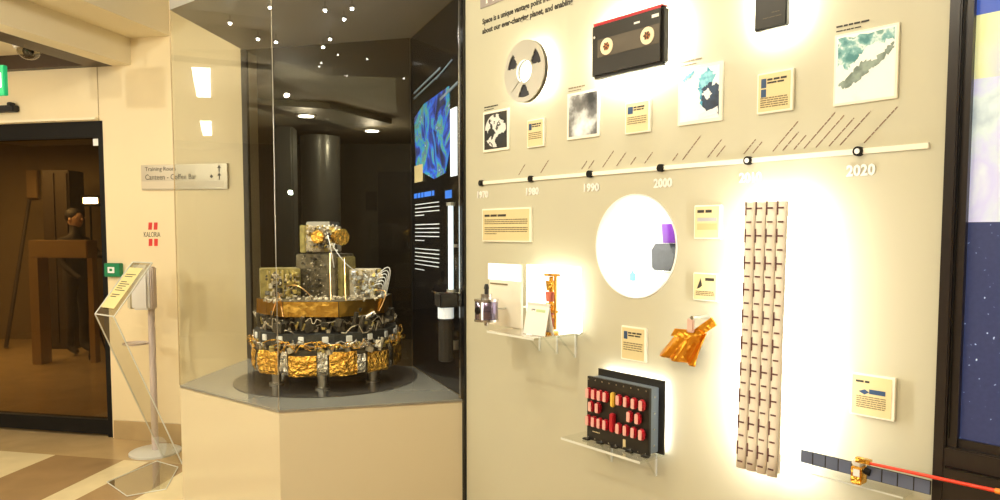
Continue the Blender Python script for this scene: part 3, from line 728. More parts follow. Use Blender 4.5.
def pq_blue(sw=.45, two=False):
    def f(t, w, h):
        mb = MB().box(-w * .92, -w * .92 + w * sw, -.0114, -.0109, h * .30, h * .85)
        if two: mb.box(-w * .92, -w * .92 + w * sw, -.0114, -.0109, -h * .25, h * .22)
        mb.build('picture', 'blueink', t)
        mb = MB(); x = -w * .85 + w * sw
        bars(mb, x, w * .8, h * .70, h * .12, -.0109); bars(mb, x, w * .7, h * .52, h * .10, -.0109); mb.build('heading_print', 'ink', t)
        mb = MB()
        for z in ((-.35, -.48, -.61, -.74, -.87) if two else (-.0, -.16, -.32, -.48)): bars(mb, -w * .95, w * .9, h * z, h * .07, -.0109)
        mb.build('body_print', 'greyink', t)
    return f
def pq_bar(t, w, h):
    mb = MB(); bars(mb, -w * .9, w * .4, h * .66, h * .2, -.0109); mb.build('heading_print', 'ink', t)
    MB().box(-w * .9, w * .85, -.0114, -.0109, h * .05, h * .3).build('picture', mat('grey_blue_print', (.42, .42, .45), .5), t)
    MB().box(-w * .9, w * .9, -.0114, -.0109, -h * .55, -h * .1).build('lower_picture', mat('ochre_print', (.60, .47, .22), .5), t)
def pq_shape(t, w, h):
    mb = MB(); bars(mb, 0, w * .85, h * .55, h * .25, -.0109); mb.build('heading_print', 'ink', t)
    MB().prism([(-w * .8, -h * .2), (-w * .45, h * .75), (-w * .3, h * .1), (-w * .55, -h * .1)], -.0114, -.0109, 'y').build('picture', 'ink', t)
    mb = MB()
    for z in (-.45, -.6, -.75): bars(mb, -w * .9, w * .9, h * z, h * .08, -.0109)
    mb.build('body_print', 'greyink', t)
def pq_sat(t, w, h):
    mb = MB(); bars(mb, -w * .9, -w * .15, h * .72, h * .12, -.0109); mb.build('heading_print', 'ink', t)
    MB().box(-w * .15, w * .72, -.0114, -.0109, h * .12, h * .38).prism([(-w * .75, h * .2), (-w * .4, h * .34), (-w * .15, h * .2), (-w * .4, h * .04)], -.0114, -.0109, 'y').build('picture', 'blueink', t)
    mb = MB()
    for z in (-.1, -.22, -.34, -.46, -.58, -.70): bars(mb, -w * .85, w * .75, h * z, h * .055, -.0109)
    mb.build('body_print', 'greyink', t)
plaque('wide cream text plaque above the left shelf, below the timeline', 482, 531, 208, 242, pq_full)
plaque('small pale yellow plaque between the round earth photo and the grey relief photo', 527, 544, 119, 147, pq_blue(.4))
plaque('cream plaque with one blue picture under the cassette, just left of the ice photo', 625, 650, 101, 133, pq_blue(.5))
plaque('large cream plaque with two stacked blue pictures between the two colour photos', 757, 793, 71, 112, pq_blue(.35, True))
plaque('cream plaque with grey and ochre bands right of the porthole', 694, 721, 205, 239, pq_bar)
plaque('cream plaque with a dark pointed shape lower right of the porthole', 693, 718, 273, 301, pq_shape)
plaque('cream plaque above the black electronics box', 621, 646, 327, 361, pq_blue(.35))
plaque('cream plaque picturing a satellite at the lower right, above the satellite model', 850, 895, 375, 418, pq_sat)

# framed photos
def photo(label, x0, x1, y0, y1, m, cap, disc=False, border=.12, extra=None):
    t, w, h = wthing('wall_photo', label, 'photo', x0, x1, y0, y1, -.008, 'photographs above the timeline')
    MB().box(-w, w, -.008, 0, -h, h, bev=.001).build('mount', 'plaque_edge', t)
    e = w * border
    MB().box(-w + e, w - e, -.0090, -.0081, -h + e, h - e).build('print', 'ink' if disc else m, t)
    if disc:
        MB().prism([((w - e) * .93 * math.cos(a * math.pi / 20), (h - e) * .92 * math.sin(a * math.pi / 20)) for a in range(40)], -.0096, -.0091, 'y').build('earth_disc', m, t)
    if extra: extra(t, w, h)
    mb = MB(); bars(mb, -w, w * .1, h * 1.22, .0045, -.0008); bars(mb, -w, -w * .2, h * 1.10, .003, -.0008); mb.build('caption', 'ink' if cap else 'greyink', t)
bw = picture('grey_earth_print', [(.0, (.01, .01, .01)), (.48, (.75, .75, .72)), (.60, (.08, .08, .08)), (.66, (.85, .85, .82))], 16, 5, seed=2, const=True)
bw2 = picture('grey_relief_print', [(.30, (.02, .02, .02)), (.45, (.18, .18, .18)), (.52, (.55, .57, .58)), (.62, (.95, .95, .95))], 10, 5, seed=5)
ice = picture('ice_print', [(.36, (.55, .78, .85)), (.44, (.85, .95, .97)), (.62, (.95, .97, 1.0))], 14, 6, seed=8.3)
coast = picture('coast_print', [(.34, (.62, .82, .82)), (.46, (.88, .96, .95)), (.62, (.95, .98, .97))], 14, 7, seed=11)
def jag(pts, amp, seed, n=7):
    rng = random.Random(seed); out = []
    for a, b in zip(pts, pts[1:] + pts[:1]):
        for k in range(n):
            q = k / n; out.append((a[0] + (b[0] - a[0]) * q + rng.uniform(-amp, amp) * (k > 0), a[1] + (b[1] - a[1]) * q + rng.uniform(-amp, amp) * (k > 0)))
    return out
def patches(lst):
    def f(t, w, h):
        for i, (nm, m, pts, amp, sd) in enumerate(lst):
            q = [(max(-w * .88, min(w * .88, x * w)), max(-h * .9, min(h * .9, z * h))) for x, z in jag(pts, amp, sd)]
            me = MB(); y = -.0093 - .0003 * i
            vs = [me.bm.verts.new((x, y, z)) for x, z in q]; e = [me.bm.edges.new((vs[k], vs[(k + 1) % len(vs)])) for k in range(len(vs)) if (vs[k].co - vs[(k + 1) % len(vs)].co).length >= 0]
            bmesh.ops.triangle_fill(me.bm, edges=e, use_beauty=True, normal=(0, -1, 0))
            o = me.build(nm, m, t, fix=False); md = o.modifiers.new('thick', 'SOLIDIFY'); md.thickness = .0002
    return f
navy = picture('navy_mottle', [(.35, (.005, .01, .03)), (.6, (.02, .05, .11))], 30, 4); tealm = picture('teal_mottle', [(.40, (.04, .30, .50)), (.6, (.30, .70, .80))], 40, 5, seed=3)
seateal = picture('sea_teal_mottle', [(.40, (.05, .22, .24)), (.50, (.20, .45, .47)), (.57, (.75, .90, .88)), (.64, (.14, .32, .30))], 28, 6, seed=1); land = picture('land_mottle', [(.38, (.13, .18, .16)), (.62, (.28, .36, .32))], 40, 5, seed=6)
ice_x = patches([('teal_patch', tealm, [(-.05, .55), (.35, .85), (.75, .6), (.4, -.1), (.1, -.5), (.0, .1)], .09, 1), ('dark_patch', navy, [(.1, .15), (.45, .35), (.88, .2), (.88, -.75), (.5, -.8), (.15, -.45)], .08, 2),
                 ('white_floe', 'white', [(.12, -.02), (.38, .16), (.58, -.06), (.36, -.24)], .03, 3), ('white_foot', 'white', [(.0, -.72), (.85, -.5), (.85, -.78), (.0, -.9)], .02, 5), ('teal_fleck', tealm, [(-.8, .5), (-.5, .75), (-.2, .85), (-.3, .72), (-.6, .55)], .05, 6)])
coast_x = patches([('teal_sea', seateal, [(-.88, .88), (.88, .9), (.88, .55), (.3, .6), (-.2, .35), (-.45, .0), (-.88, .1)], .07, 3), ('land_band', land, [(-.88, -.45), (-.5, -.2), (-.1, .15), (.25, .1), (.6, .35), (.88, .55), (.88, .35), (.5, .05), (.2, -.1), (-.1, -.35), (-.6, -.55)], .05, 4)])
photo('small black and white photo of the round earth, leftmost on the wall', 483, 508.5, 110, 151, bw, True, True)
photo('grey relief photo standing between the tape reel and the cassette', 567, 599, 91, 138, bw2, False)
photo('blue and white ice photo under the right end of the cassette', 678, 722, 65, 123, ice, False, extra=ice_x)
photo('large pale teal coastal photo at the upper right of the wall', 834, 898, 29, 102, coast, True, border=.07, extra=coast_x)

# title block and intro text
t, w, h = wthing('wall_title', 'grey title block with white letters cut by the top of the photo', 'title', 481, 560, -40, -7, -.004)
s0, z0 = W.px(481, 9, 0); s1, _ = W.px(600, -30)
t.location = W.w(s0, 0, z0)
MB().box(0, s1 - s0, -.004, 0, 0, .17).build('plate', mat('grey_title_plate', (.33, .29, .27), .5), t)
text('lettering', 'THE TIMELINE', 'whitepaint', t, .015, .012, width=s1 - s0 - .03, height=.13, y=-.0041)
s0, z0 = W.px(482.5, 26.5); s1, _ = W.px(542, 5); s2, _ = W.px(573, 5); sa, za = W.px(483, 36)
t = thing_f(W, 'intro_text', 'two lines of dark lettering about space at the top left of the wall', 'lettering', s0, za)
text('first_line', 'Space is a unique vantage point from', 'ink', t, 0, z0 - za, width=(s1 - s0) * 1.17, height=.031, y=-.0005, bold=.03)
text('second_line', 'about our ever-changing planet, and enabling', 'ink', t, 0, 0, width=s2 - s0, height=.031, y=-.0005, bold=.03)

# timeline
sT, zT = W.px(482.5, 183.7); sE, zE = W.px(930, 146)
zT = (W.px(591, 174)[1] + W.px(749.2, 160.9)[1]) / 2
tl = thing_f(W, 'timeline', 'long white timeline rail with black dots, white years and slanting event names', 'timeline', sT, zT)
MB().box(0, sE - sT, -.008, 0, -.007, .007, bev=.001).build('rail', 'plaque_edge', tl)
dec = (W.px(859.7, 151.6)[0] - sT) / 5
print('decade', dec, 'zT', zT)
for k in range(6):
    MB().cyl((dec * k, 0, 0), (dec * k, -.014, 0), .0125, n=20).build('dot', 'black', tl, True)
    if k >= 4: MB().cyl((dec * k, -.0141, 0), (dec * k, -.016, 0), .007, n=20).build('dot_cap', 'white', tl, True)
    text('year', str(1970 + 10 * k), 'whitepaint', tl, dec * k - .032, -.064, width=.074, height=.031, y=-.0005, depth=.003, bold=.035)
ev = [(519, 12), (541, 14), (582, 9), (589, 9), (603, 18), (617, 15), (631, 8), (645, 12), (673, 8), (683, 26), (708, 20), (717, 12), (744, 16), (753, 13), (773, 32), (783, 20), (794, 16), (804, 38), (816, 34), (829, 30), (840, 36), (864, 38)]
for (px, ln) in ev:
    s, z = W.px(px, 160); a = s - sT; dpt = W.o + W.X * s
    L0 = ln * dpt.y / F * 1.15
    mb = MB(); x = 0; mt = Matrix.Translation((a, 0, .02)) @ Matrix.Rotation(-R(46), 4, 'Y')
    while x < L0:
        wd = random.uniform(.008, .028); mb.box(x, min(x + wd, L0), -.0012, -.0004, 0, .0026, mt); x += wd + .0025
    mb.build('event_name', 'eventink', tl)

# tape reel
t, w, h = wthing('tape_reel', 'silver open magnetic tape reel mounted at the upper left of the wall', 'tape reel', 504, 547, 40, 102, -.045)
rr = h
def annulus_with_windows(r, ri, y0, y1):
    mb = MB(); n = 96; nr = 8; vs = {}
    radii = [ri + (r - ri) * i / nr for i in range(nr + 1)]
    def hole(i, k):
        ang = (k + .5) * 360 / n
        for c in (30, 150, 270):
            d = abs((ang - c + 180) % 360 - 180)
            if d < 20 - (3 - abs(i - 3)) * 0 and 1 <= i <= 5 and d < 9 + i * 2.4: return True
        return False
    for side, y in enumerate((y0, y1)):
        for i, q in enumerate(radii):
            for k in range(n):
                vs[side, i, k] = mb.bm.verts.new((q * math.cos(2 * math.pi * k / n), y, q * math.sin(2 * math.pi * k / n)))
    for i in range(nr):
        for k in range(n):
            kk = (k + 1) % n
            if hole(i, k): continue
            mb.bm.faces.new((vs[0, i, k], vs[0, i, kk], vs[0, i + 1, kk], vs[0, i + 1, k])); mb.bm.faces.new((vs[1, i, k], vs[1, i + 1, k], vs[1, i + 1, kk], vs[1, i, kk]))
            if i == 0 or hole(i - 1, k): mb.bm.faces.new((vs[0, i, k], vs[1, i, k], vs[1, i, kk], vs[0, i, kk]))
            if i == nr - 1 or hole(i + 1, k): mb.bm.faces.new((vs[0, i + 1, kk], vs[1, i + 1, kk], vs[1, i + 1, k], vs[0, i + 1, k]))
            if hole(i, (k + 1) % n): mb.bm.faces.new((vs[0, i, kk], vs[1, i, kk], vs[1, i + 1, kk], vs[0, i + 1, kk]))
            if hole(i, (k - 1) % n): mb.bm.faces.new((vs[0, i, k], vs[0, i + 1, k], vs[1, i + 1, k], vs[1, i, k]))
    return mb
annulus_with_windows(rr, rr * .36, -.050, -.046).build('front_flange', 'reel', t)
mb = MB(); v = []; n = 64
for (q, y) in ((rr * .86, -.0455), (rr * .86, -.034), (rr * .38, -.034), (rr * .38, -.0455)):
    for k in range(n): v.append((q * math.cos(2 * math.pi * k / n), y, q * math.sin(2 * math.pi * k / n)))
mb._add(v, [(a + k, a + (k + 1) % n, (a + n) % (4 * n) + (k + 1) % n, (a + n) % (4 * n) + k) for a in (0, n, 2 * n, 3 * n) for k in range(n)])
mb.build('tape_winding', mat('dark_tape', (.02, .02, .03), .3), t)
annulus_with_windows(rr, rr * .36, -.033, -.030).build('back_flange', 'reel', t)
mb = MB().box(-rr * .85, -rr * .4, -.0525, -.0505, -.012, .006, Matrix.Rotation(-R(38), 4, 'Y')); mb.build('label_strip', 'steel', t)
MB().cyl((0, 0, rr * .6), (0, -.03, rr * .6), .008, n=10).cyl((0, 0, -rr * .6), (0, -.03, -rr * .6), .008, n=10).build('standoff', 'steel', t)
s_, z_ = W.px(526, 70, -.045)
area('led_backlight', W.w(s_, -.028, z_), W.Y, rr * 1.3, rr * 1.3, 2.6)

# cassette
t, w, h = wthing('video_cassette', 'large black video cassette with red label strip and two pale spools', 'cassette', 590.5, 662.5, 14.5, 71.5, -.085)
print('cassette', w, h)
MB().box(-w, w, -.085, -.045, -h, h, bev=.010).build('shell', 'shell', t, True)
MB().box(-w * .93, w * .97, -.083, -.05, h * .97, h * 1.012).box(-w * .9, w * .95, -.0862, -.0852, h * .89, h * .97).build('label_strip', 'red', t)
MB().box(-w * .78, w * .93, -.0866, -.0852, -h * .28, h * .38, bev=.0005).build('window', 'window', t)
for sx in (-.50, .62):
    MB().cyl((w * sx, -.0867, h * .06), (w * sx, -.0885, h * .06), h * .30, n=32).build('spool', 'spool', t)
    MB().cyl((w * sx, -.0886, h * .06), (w * sx, -.0905, h * .06), h * .13, n=16).build('hub', 'amber', t)
    mb = MB()
    for k in range(6): mb.box(h * .04, h * .15, -.0915, -.0906, -.002, .002, Matrix.Translation((w * sx, 0, h * .06)) @ Matrix.Rotation(R(60 * k), 4, 'Y'))
    mb.build('hub_tooth', 'ink', t)
mb = MB().cyl((-w * .88, -.0852, h * .5), (-w * .88, -.0862, h * .5), .004, n=10); bars(mb, w * .25, w * .45, h * .58, .006, -.0853); bars(mb, w * .72, w * .9, h * .62, .010, -.0853); mb.build('marking', 'whitepaint', t)
MB().cyl((-w * .6, 0, 0), (-w * .6, -.046, 0), .008, n=10).cyl((w * .6, 0, 0), (w * .6, -.046, 0), .008, n=10).build('standoff', 'steel', t)
s_, z_ = W.px(628, 43, -.06)
area('led_backlight', W.w(s_, -.044, z_), W.Y, w * 1.8, h * 1.8, 7)

# black cartridge at top
t, w, h = wthing('data_cartridge', 'flat black data cartridge at the top edge of the wall, right of the cassette', 'cartridge', 755, 787, -46, 28, -.05)
MB().box(-w, w, -.05, -.03, -h, h, bev=.003).build('shell', 'shell', t)
mb = MB(); bars(mb, -w * .45, w * .75, -h * .72, .003, -.0503); bars(mb, w * .1, w * .6, -h * .60, .003, -.0503); mb.build('marking', 'window', t)
MB().box(w + .0005, w + .004, -.048, -.032, -h * .3, h * .3).build('green_edge', mat('green_edge', (.2, .5, .05), .4), t)
MB().cyl((0, 0, 0), (0, -.031, 0), .01, n=10).build('standoff', 'steel', t)
s_, z_ = W.px(771, -10, -.05)
area('led_backlight', W.w(s_, -.028, z_), W.Y, w * 1.8, h * 1.9, 4)

# porthole niche
t = thing_f(W, 'porthole_niche', 'round white lit porthole niche in the middle of the display wall', 'niche', HC[0], HC[1])
ROT = Matrix(((1, 0, 0, 0), (0, 0, 1, 0), (0, 1, 0, 0), (0, 0, 0, 1)))
mb = MB(); n = 64; ri = HR * .995
v = []; 
for (r, y) in ((ri, .001), (ri, .33), (.001, .33)):
    for k in range(n): v.append((r * math.cos(2 * math.pi * k / n), y, r * math.sin(2 * math.pi * k / n)))
mb._add(v, [(a + k, a + (k + 1) % n, a + n + (k + 1) % n, a + n + k) for a in (0, n) for k in range(n)]); mb.build('liner', 'nichewhite', t, True)
mb = MB(); v = []
for (r, y) in ((ri * 1.0, -.003), (ri * .975, -.003), (ri * .975, .006), (ri * 1.0, .006)):
    for k in range(n): v.append((r * math.cos(2 * math.pi * k / n), y, r * math.sin(2 * math.pi * k / n)))
mb._add(v, [(a + k, a + (k + 1) % n, (a + n) % (4 * n) + (k + 1) % n, (a + n) % (4 * n) + k) for a in (0, n, 2 * n, 3 * n) for k in range(n)]); mb.build('rim', 'whitepaint', t)
mb = MB(); mb.cyl((0, .322, 0), (0, .326, 0), HR * .45, n=40); mb.build('painted_glow', mat('yellow_glow_paint', (.80, .86, .62), .5), t)  # yellow-green glow inside the niche, painted as a pale disc
area('led_backlight', W.w(HC[0], .12, HC[1] + HR * .86), (W.Y * .5 + Vector((0, 0, -1))), .2, .08, 1.0)
area('led_backlight', W.w(HC[0] - HR * .6, .03, HC[1]), (W.Y + W.X * .3), .06, .2, .35)
# objects inside the niche
def in_niche(px, py, y): 
    s, z = W.px(px, py, y); return s, z
s, z = in_niche(673, 243, .20)
t = thing_f(W, 'purple_cup', 'purple cup standing on the grey crystal inside the porthole', 'cup', s, z, .20)
MB().lathe([(.036, 0), (.042, .068), (.038, .068), (.033, .004)], n=24).build('cup', 'purple', t, True)
s, z2_ = in_niche(669, 270, .20)
t = thing_f(W, 'grey_crystal', 'faceted grey crystal block under the purple cup inside the porthole', 'crystal', s, z2_, .20)
hh = z - z2_ - .002
MB().prism([(-.045, .01), (-.035, 0), (.03, 0), (.045, .02), (.05, hh * .6), (.03, hh), (-.03, hh), (-.048, hh * .75)], -.04, .04, 'y').build('block', 'rock', t)
sb, zb = z2_, 0
MB().box(-.06, .06, -.05, .05, -.008, -.0005).build('stand', 'acrylic', t)
MB().box(-.01, .01, -.01, .125, -.02, -.008).build('bracket', 'whitepaint', t)
s, z = in_niche(632, 277, .10)
t = thing_f(W, 'blue_tag', 'tiny blue tag low inside the porthole', 'tag', s, z, .10)
MB().box(-.012, .012, 0, .006, -.014, .014, bev=.002).prism([(-.004, .014), (.004, .014), (.002, .022), (-.002, .022)], .001, .005).build('plate', mat('sky_blue', (.12, .40, .70), .5), t)
zz = -math.sqrt(max(HR ** 2 - (s - HC[0]) ** 2, 0)) + HC[1] - z
MB().cyl((0, .003, -.014), (0, .003, zz + .003), .0015, n=6).build('wire_stand', 'chrome', t)

# ------------------------------------------------------------------ shelves
def bracket(t, x, th, d, h):
    b = MB().box(x - .003, x + .003, -.006, -.0005, -th - h, -th - .0005).build('bracket', 'acrylic_edge', t)
    MB().prism([(-.007, -th - h), (-.007, -th - h + .008), (-d + .008, -th - .0005), (-d, -th - .0005)], x - .0025, x + .0025, 'x').build('brace', 'acrylic', b)
def shelf(name, label, x0, x1, py, depth, nb, th=.008):
    """x0,x1,py: front edge in the photo"""
    s0, z0 = W.px(x0, py[0], -depth); s1, z1 = W.px(x1, py[1], -depth); z = (z0 + z1) / 2
    t = thing_f(W, name, label, 'shelf', (s0 + s1) / 2, z); w = (s1 - s0) / 2
    MB().box(-w, w, -depth, 0, -th, 0, bev=.001).build('shelf_board', 'acrylic', t)
    MB().box(-w, w, -depth - .0015, -depth - .0002, -th, 0).build('front_edge', 'acrylic_edge', t)
    for k in range(nb):
        x = -w * .75 + 1.5 * w * k / (nb - 1)
        bracket(t, x, th, depth * .4, .09)
    return t, z, w, (s0 + s1) / 2
# left shelf and its things
sd = .24
t, zs, ws, sc_ = shelf('acrylic_shelf', 'clear acrylic shelf at the left of the wall carrying the small gold device', 487, 534, (329, 340), sd, 3)
# left white display board (pale) and right bright board
def stand_board(label, x0, x1, y0, y1, off, m, dz=.012, header=True):
    s0, s1, z0, z1 = W.rect(x0, x1, y0, y1, off)
    t = thing_f(W, 'display_board', label, 'board', (s0 + s1) / 2, zs + .0005, off); w = (s1 - s0) / 2; h = z1 - zs
    MB().box(-w, w, 0, dz, 0, h, bev=.002).build('board', m, t); return t, w, h
tb, w, h = stand_board('pale upright board with a white header at the left end of the acrylic shelf', 489, 521, 264, 332, -.115, 'plaque_edge')
MB().box(-w, w, -.004, -.0005, h * .74, h * .995).build('header', 'boardlit', tb)
MB().box(-w * .9, w * .2, -.002, -.0005, h * .66, h * .685).build('rule', 'greyink', tb)
tb, w, h = stand_board('bright white backlit board behind the small gold device on the shelf', 526, 579, 266, 334, -.05, 'boardlit')
MB().box(w * .93, w * .99, .0125, .02, h * .02, h * .6).build('side_strip', 'boardlit', tb)
# gold device
s, _ = W.px(551, 338, -.13)
t = thing_f(W, 'gold_red_device', 'slim gold and red hardware piece standing on the left acrylic shelf', 'device', s, zs + .0005, -.13)
MB().cyl((0, 0, 0), (0, 0, .012), .028, n=18).cyl((0, 0, .012), (0, 0, .07), .010, n=12).build('base', 'gold_bright', t, True)
MB().cyl((-.006, 0, .03), (-.006, 0, .08), .019, .014, n=16).cyl((-.006, 0, .12), (-.006, 0, .155), .014, .017, n=16).build('red_drum', mat('coral_red', (.72, .18, .12), .4), t, True)
MB().cyl((0, 0, .07), (0, 0, .21), .008, n=12).cyl((-.004, 0, .085), (-.004, 0, .115), .017, n=16).cyl((-.004, 0, .16), (-.004, 0, .195), .014, .018, n=16).build('gold_stem', 'gold_bright', t, True)
MB().box(-.026, .034, -.014, .014, .212, .220, bev=.002).box(.018, .025, -.004, .004, .02, .212).box(.010, .028, -.008, .008, .08, .088).build('top_plate', 'gold', t)
# white card with text
s0, s1, z0, z1_ = W.rect(521, 543, 303, 336, -.2)
t = thing_f(W, 'text_card', 'small white folded card with a dark mark on the left acrylic shelf', 'card', (s0 + s1) / 2, zs + .0005, -.19)
w = (s1 - s0) / 2; h = z1_ - zs
mt = Matrix.Rotation(R(-12), 4, 'X')
MB().box(-w, w, -.001, .001, 0.001, h, mt).box(-w, w, .001, .003, .001, h, Matrix.Translation((0, .045, 0)) @ Matrix.Rotation(R(12), 4, 'X') @ Matrix.Translation((0, -.003, 0))).build('card', 'whitepaint', t)
text('print', '4E5', 'ink', t, -w * .6, h * .55, width=w * .4, height=.028, y=-.002 + .02)
MB().box(-w * .1, w * .7, -.0025, -.0015, h * .72, h * .8, mt).build('green_rule', mat('pale_green', (.55, .7, .35), .5), t)
halo(550, 300, -.03, .2, .2, .8)
# lens device hanging off the shelf's left end
s, z = W.px(486.5, 310, -.21)
t = thing_f(W, 'lens_device', 'small violet and silver lens barrel with a black knob left of the acrylic shelf', 'lens', s, z, -.21)
MB().lathe([(.043, -.034), (.045, -.031), (.045, .031), (.043, .034)], n=32).build('barrel', 'lens', t, True)
MB().lathe([(.047, .0345), (.047, .043)], n=32).build('upper_rim', 'chrome', t, True); MB().lathe([(.047, -.043), (.047, -.0345)], n=32).build('lower_rim', 'chrome', t, True)
MB().box(.014, .026, -.046, -.036, -.034, .034).build('clamp', 'chrome', t)
MB().cyl((.004, -.0455, 0), (.004, -.050, 0), .014, n=20).build('knob', 'blackgloss', t, True)
MB().cyl((0, 0, .043), (0, 0, .062), .022, n=20).build('collar', 'chrome', t, True)
MB().cyl((0, 0, .062), (0, 0, .095), .008, n=12).cyl((0, 0, .082), (0, 0, .10), .011, .006, n=12).build('spigot', 'blackmatte', t, True)
MB().cyl((-.002, 0, -.043), (-.002, 0, -.06), .007, n=12).build('lower_pin', 'chrome', t, True)
MB().cyl((0.0, .0455, 0), (0.0, .208, 0), .004, n=8).build('mounting_rod', 'acrylic_edge', t)

# electronics box and its shelf
bo = -.085
s0, s1, z0, z1_ = W.rect(587, 649, 382, 452, bo)
zL = W.px(587, 376, bo)[1]; zR = W.px(649, 388.5, bo)[1]; zBL = W.px(587, 440, bo)[1]; zBR = W.px(649, 456, bo)[1]
print('box z', zL, zR, zBL, zBR, 'w', s1 - s0)
zt = (zL + zR) / 2; zb = (zBL + zBR) / 2; bw_ = (s1 - s0) / 2; bh = zt - zb
t = thing_f(W, 'electronics_box', 'black electronics box with rows of red capped connectors on the lower acrylic shelf', 'electronics box', (s0 + s1) / 2, zb)
MB().box(-bw_, bw_, bo, bo + .012, 0, bh, bev=.001).build('front_plate', 'shell', t)
MB().box(-bw_ * .97, bw_ * .97, bo + .0125, -.03, .006, bh * .985, bev=.002).build('housing', 'greyblue', t)
MB().box(-bw_ * 1.0, bw_ + .016, -.029, -.022, -.0, bh * 1.09).build('back_plate', 'shell', t)
cap0 = None
def conn(x, z, m='red'):
    c = MB().cyl((x, bo - .0005, z), (x, bo - .018, z), .009, n=14)
    c.box(x - .0105, x + .0105, bo - .018, bo - .0005, z - .0185, z + .0185, bev=.005)
    o = c.build('red_connector', 'red', t, True)
    MB().box(x - .0065, x + .0075, bo - .0215, bo - .0185, z - .0165, z + .0165, bev=.002).build('pale_cap', 'pink', o)
xs = [(-.90 + .2 * i) for i in range(4)] + [(.14 + .245 * i) for i in range(4)]
for i, x in enumerate(xs):
    x = x * bw_ * .97; conn(x, bh * .75); conn(x, bh * .32)
for x in (-.78, -.55, .48, .73): conn(x * bw_, bh * (.55 if x < 0 else .54))
MB().box(-bw_ * .13, -bw_ * .02, bo - .016, bo - .0005, bh * .62, bh * .84, bev=.003).build('yellow_connector', 'yellow', t)
MB().box(-bw_ * .14, -bw_ * .01, bo - .018, bo - .0005, bh * .24, bh * .52, bev=.003).build('long_connector', 'red', t)
mb = MB().box(bw_ * .22, bw_ * .30, bo - .002, bo - .0003, bh * .05, bh * .16); bars(mb, -bw_ * .8, -bw_ * .55, bh * .14, .003, bo - .0003); mb.build('label', 'plaque', t)
for i in range(9):
    for z in (.04, .96): MB().cyl((-bw_ * .93 + bw_ * 1.86 * i / 8, bo - .0003, bh * z), (-bw_ * .93 + bw_ * 1.86 * i / 8, bo - .004, bh * z), .0025, n=8).build('screw', 'chrome', t)
for k in range(4): MB().cyl((bw_ * .97, -.055, bh * (.14 + .24 * k)), (bw_ * .97 + .003, -.055, bh * (.14 + .24 * k)), .0035, n=8).build('side_screw', 'chrome', t)
for i in range(5):
    x = -bw_ * .95 + bw_ * 1.9 * i / 4; MB().box(x - .014, x + .014, bo - .018, bo - .0005, 0, .006, bev=.002).build('mounting_lug', 'shell', t)
MB().cyl((0, -.0215, bh * .5), (0, 0, bh * .5), .012, n=12).build('standoff', 'steel', t)
s_, z_ = W.px(632, 415, -.03)
area('led_backlight', W.w((s0 + s1) / 2 + .01, -.018, zb + bh * .55), W.Y, bw_ * 1.9, bh * 1.0, 3)
dsh = .14
s0b, s1b = W.px(561, 444, -dsh)[0], W.px(640, 467, -dsh)[0]
tsh = thing_f(W, 'acrylic_shelf', 'clear acrylic shelf under the black electronics box', 'shelf', (s0b + s1b) / 2, zb - .0008)
wv = (s1b - s0b) / 2
MB().box(-wv, wv, -dsh, 0, -.008, 0, bev=.001).build('shelf_board', 'acrylic', tsh)
MB().box(-wv, wv, -dsh - .0015, -dsh - .0002, -.008, 0).build('front_edge', 'acrylic_edge', tsh)
for x in (-wv * .35, wv * .75): bracket(tsh, x, .008, dsh * .5, .08)

# gold foil swatch
def foil():
    off = -.05
    P = lambda x, y: W.px(x, y, off)
    tl_, tr_, br_, bl_ = P(679, 329), P(706, 334), P(694, 367), P(657, 354)
    c = P(685, 345); mb = MB(); n = 18; vs = []
    for i in range(n + 1):
        for j in range(n + 1):
            u, v = i / n, j / n
            a = (tl_[0] * (1 - u) + tr_[0] * u, tl_[1] * (1 - u) + tr_[1] * u); b = (bl_[0] * (1 - u) + br_[0] * u, bl_[1] * (1 - u) + br_[1] * u)
            x = a[0] * (1 - v) + b[0] * v; z = a[1] * (1 - v) + b[1] * v
            y = math.sin(u * 17 + v * 2) * .011 * v + math.sin(u * 7 + 2) * .009 + random.uniform(-.0012, .0012)
            vs.append((x - c[0], y, z - c[1]))
    fs = [(i * (n + 1) + j, (i + 1) * (n + 1) + j, (i + 1) * (n + 1) + j + 1, i * (n + 1) + j + 1) for i in range(n) for j in range(n)]
    mb._add(vs, fs)
    t = thing_f(W, 'gold_foil_swatch', 'crumpled swatch of gold insulation foil pinned between plaque and array strip', 'foil', c[0], c[1], off)
    gf = mat('orange_gold_foil', (.90, .40, .04), .32, 1, bump=.8, bscale=16)
    def solid(o):
        m = o.modifiers.new('thick', 'SOLIDIFY'); m.thickness = .0015
    solid(mb.build('foil_sheet', gf, t, True, fix=False))
    mb = MB(); q = [P(696, 330), P(714, 317), P(719, 325), P(704, 335), P(690, 337)]
    mb.prism([(a[0] - c[0], a[1] - c[1]) for a in q], -.016, -.010, 'y'); mb.build('foil_fold', gf, t)
    mb = MB(); q = [P(679, 328), P(704, 330), P(708, 334), P(690, 338), P(675, 335)]
    mb.prism([(a[0] - c[0], a[1] - c[1]) for a in q], -.022, -.0165, 'y'); mb.build('foil_collar', gf, t)
    a = P(697, 322); MB().box(a[0] - c[0] - .014, a[0] - c[0] + .010, -.034, -.024, a[1] - c[1] - .03, a[1] - c[1] + .012, bev=.003).build('clip', mat('pink_clip', (.75, .5, .42), .4), t)
    MB().cyl((a[0] - c[0] + .006, -.035, a[1] - c[1] + .016), (a[0] - c[0] + .006, .05, a[1] - c[1] + .016), .006, n=12).build('pin', 'chrome', t, True)
foil()

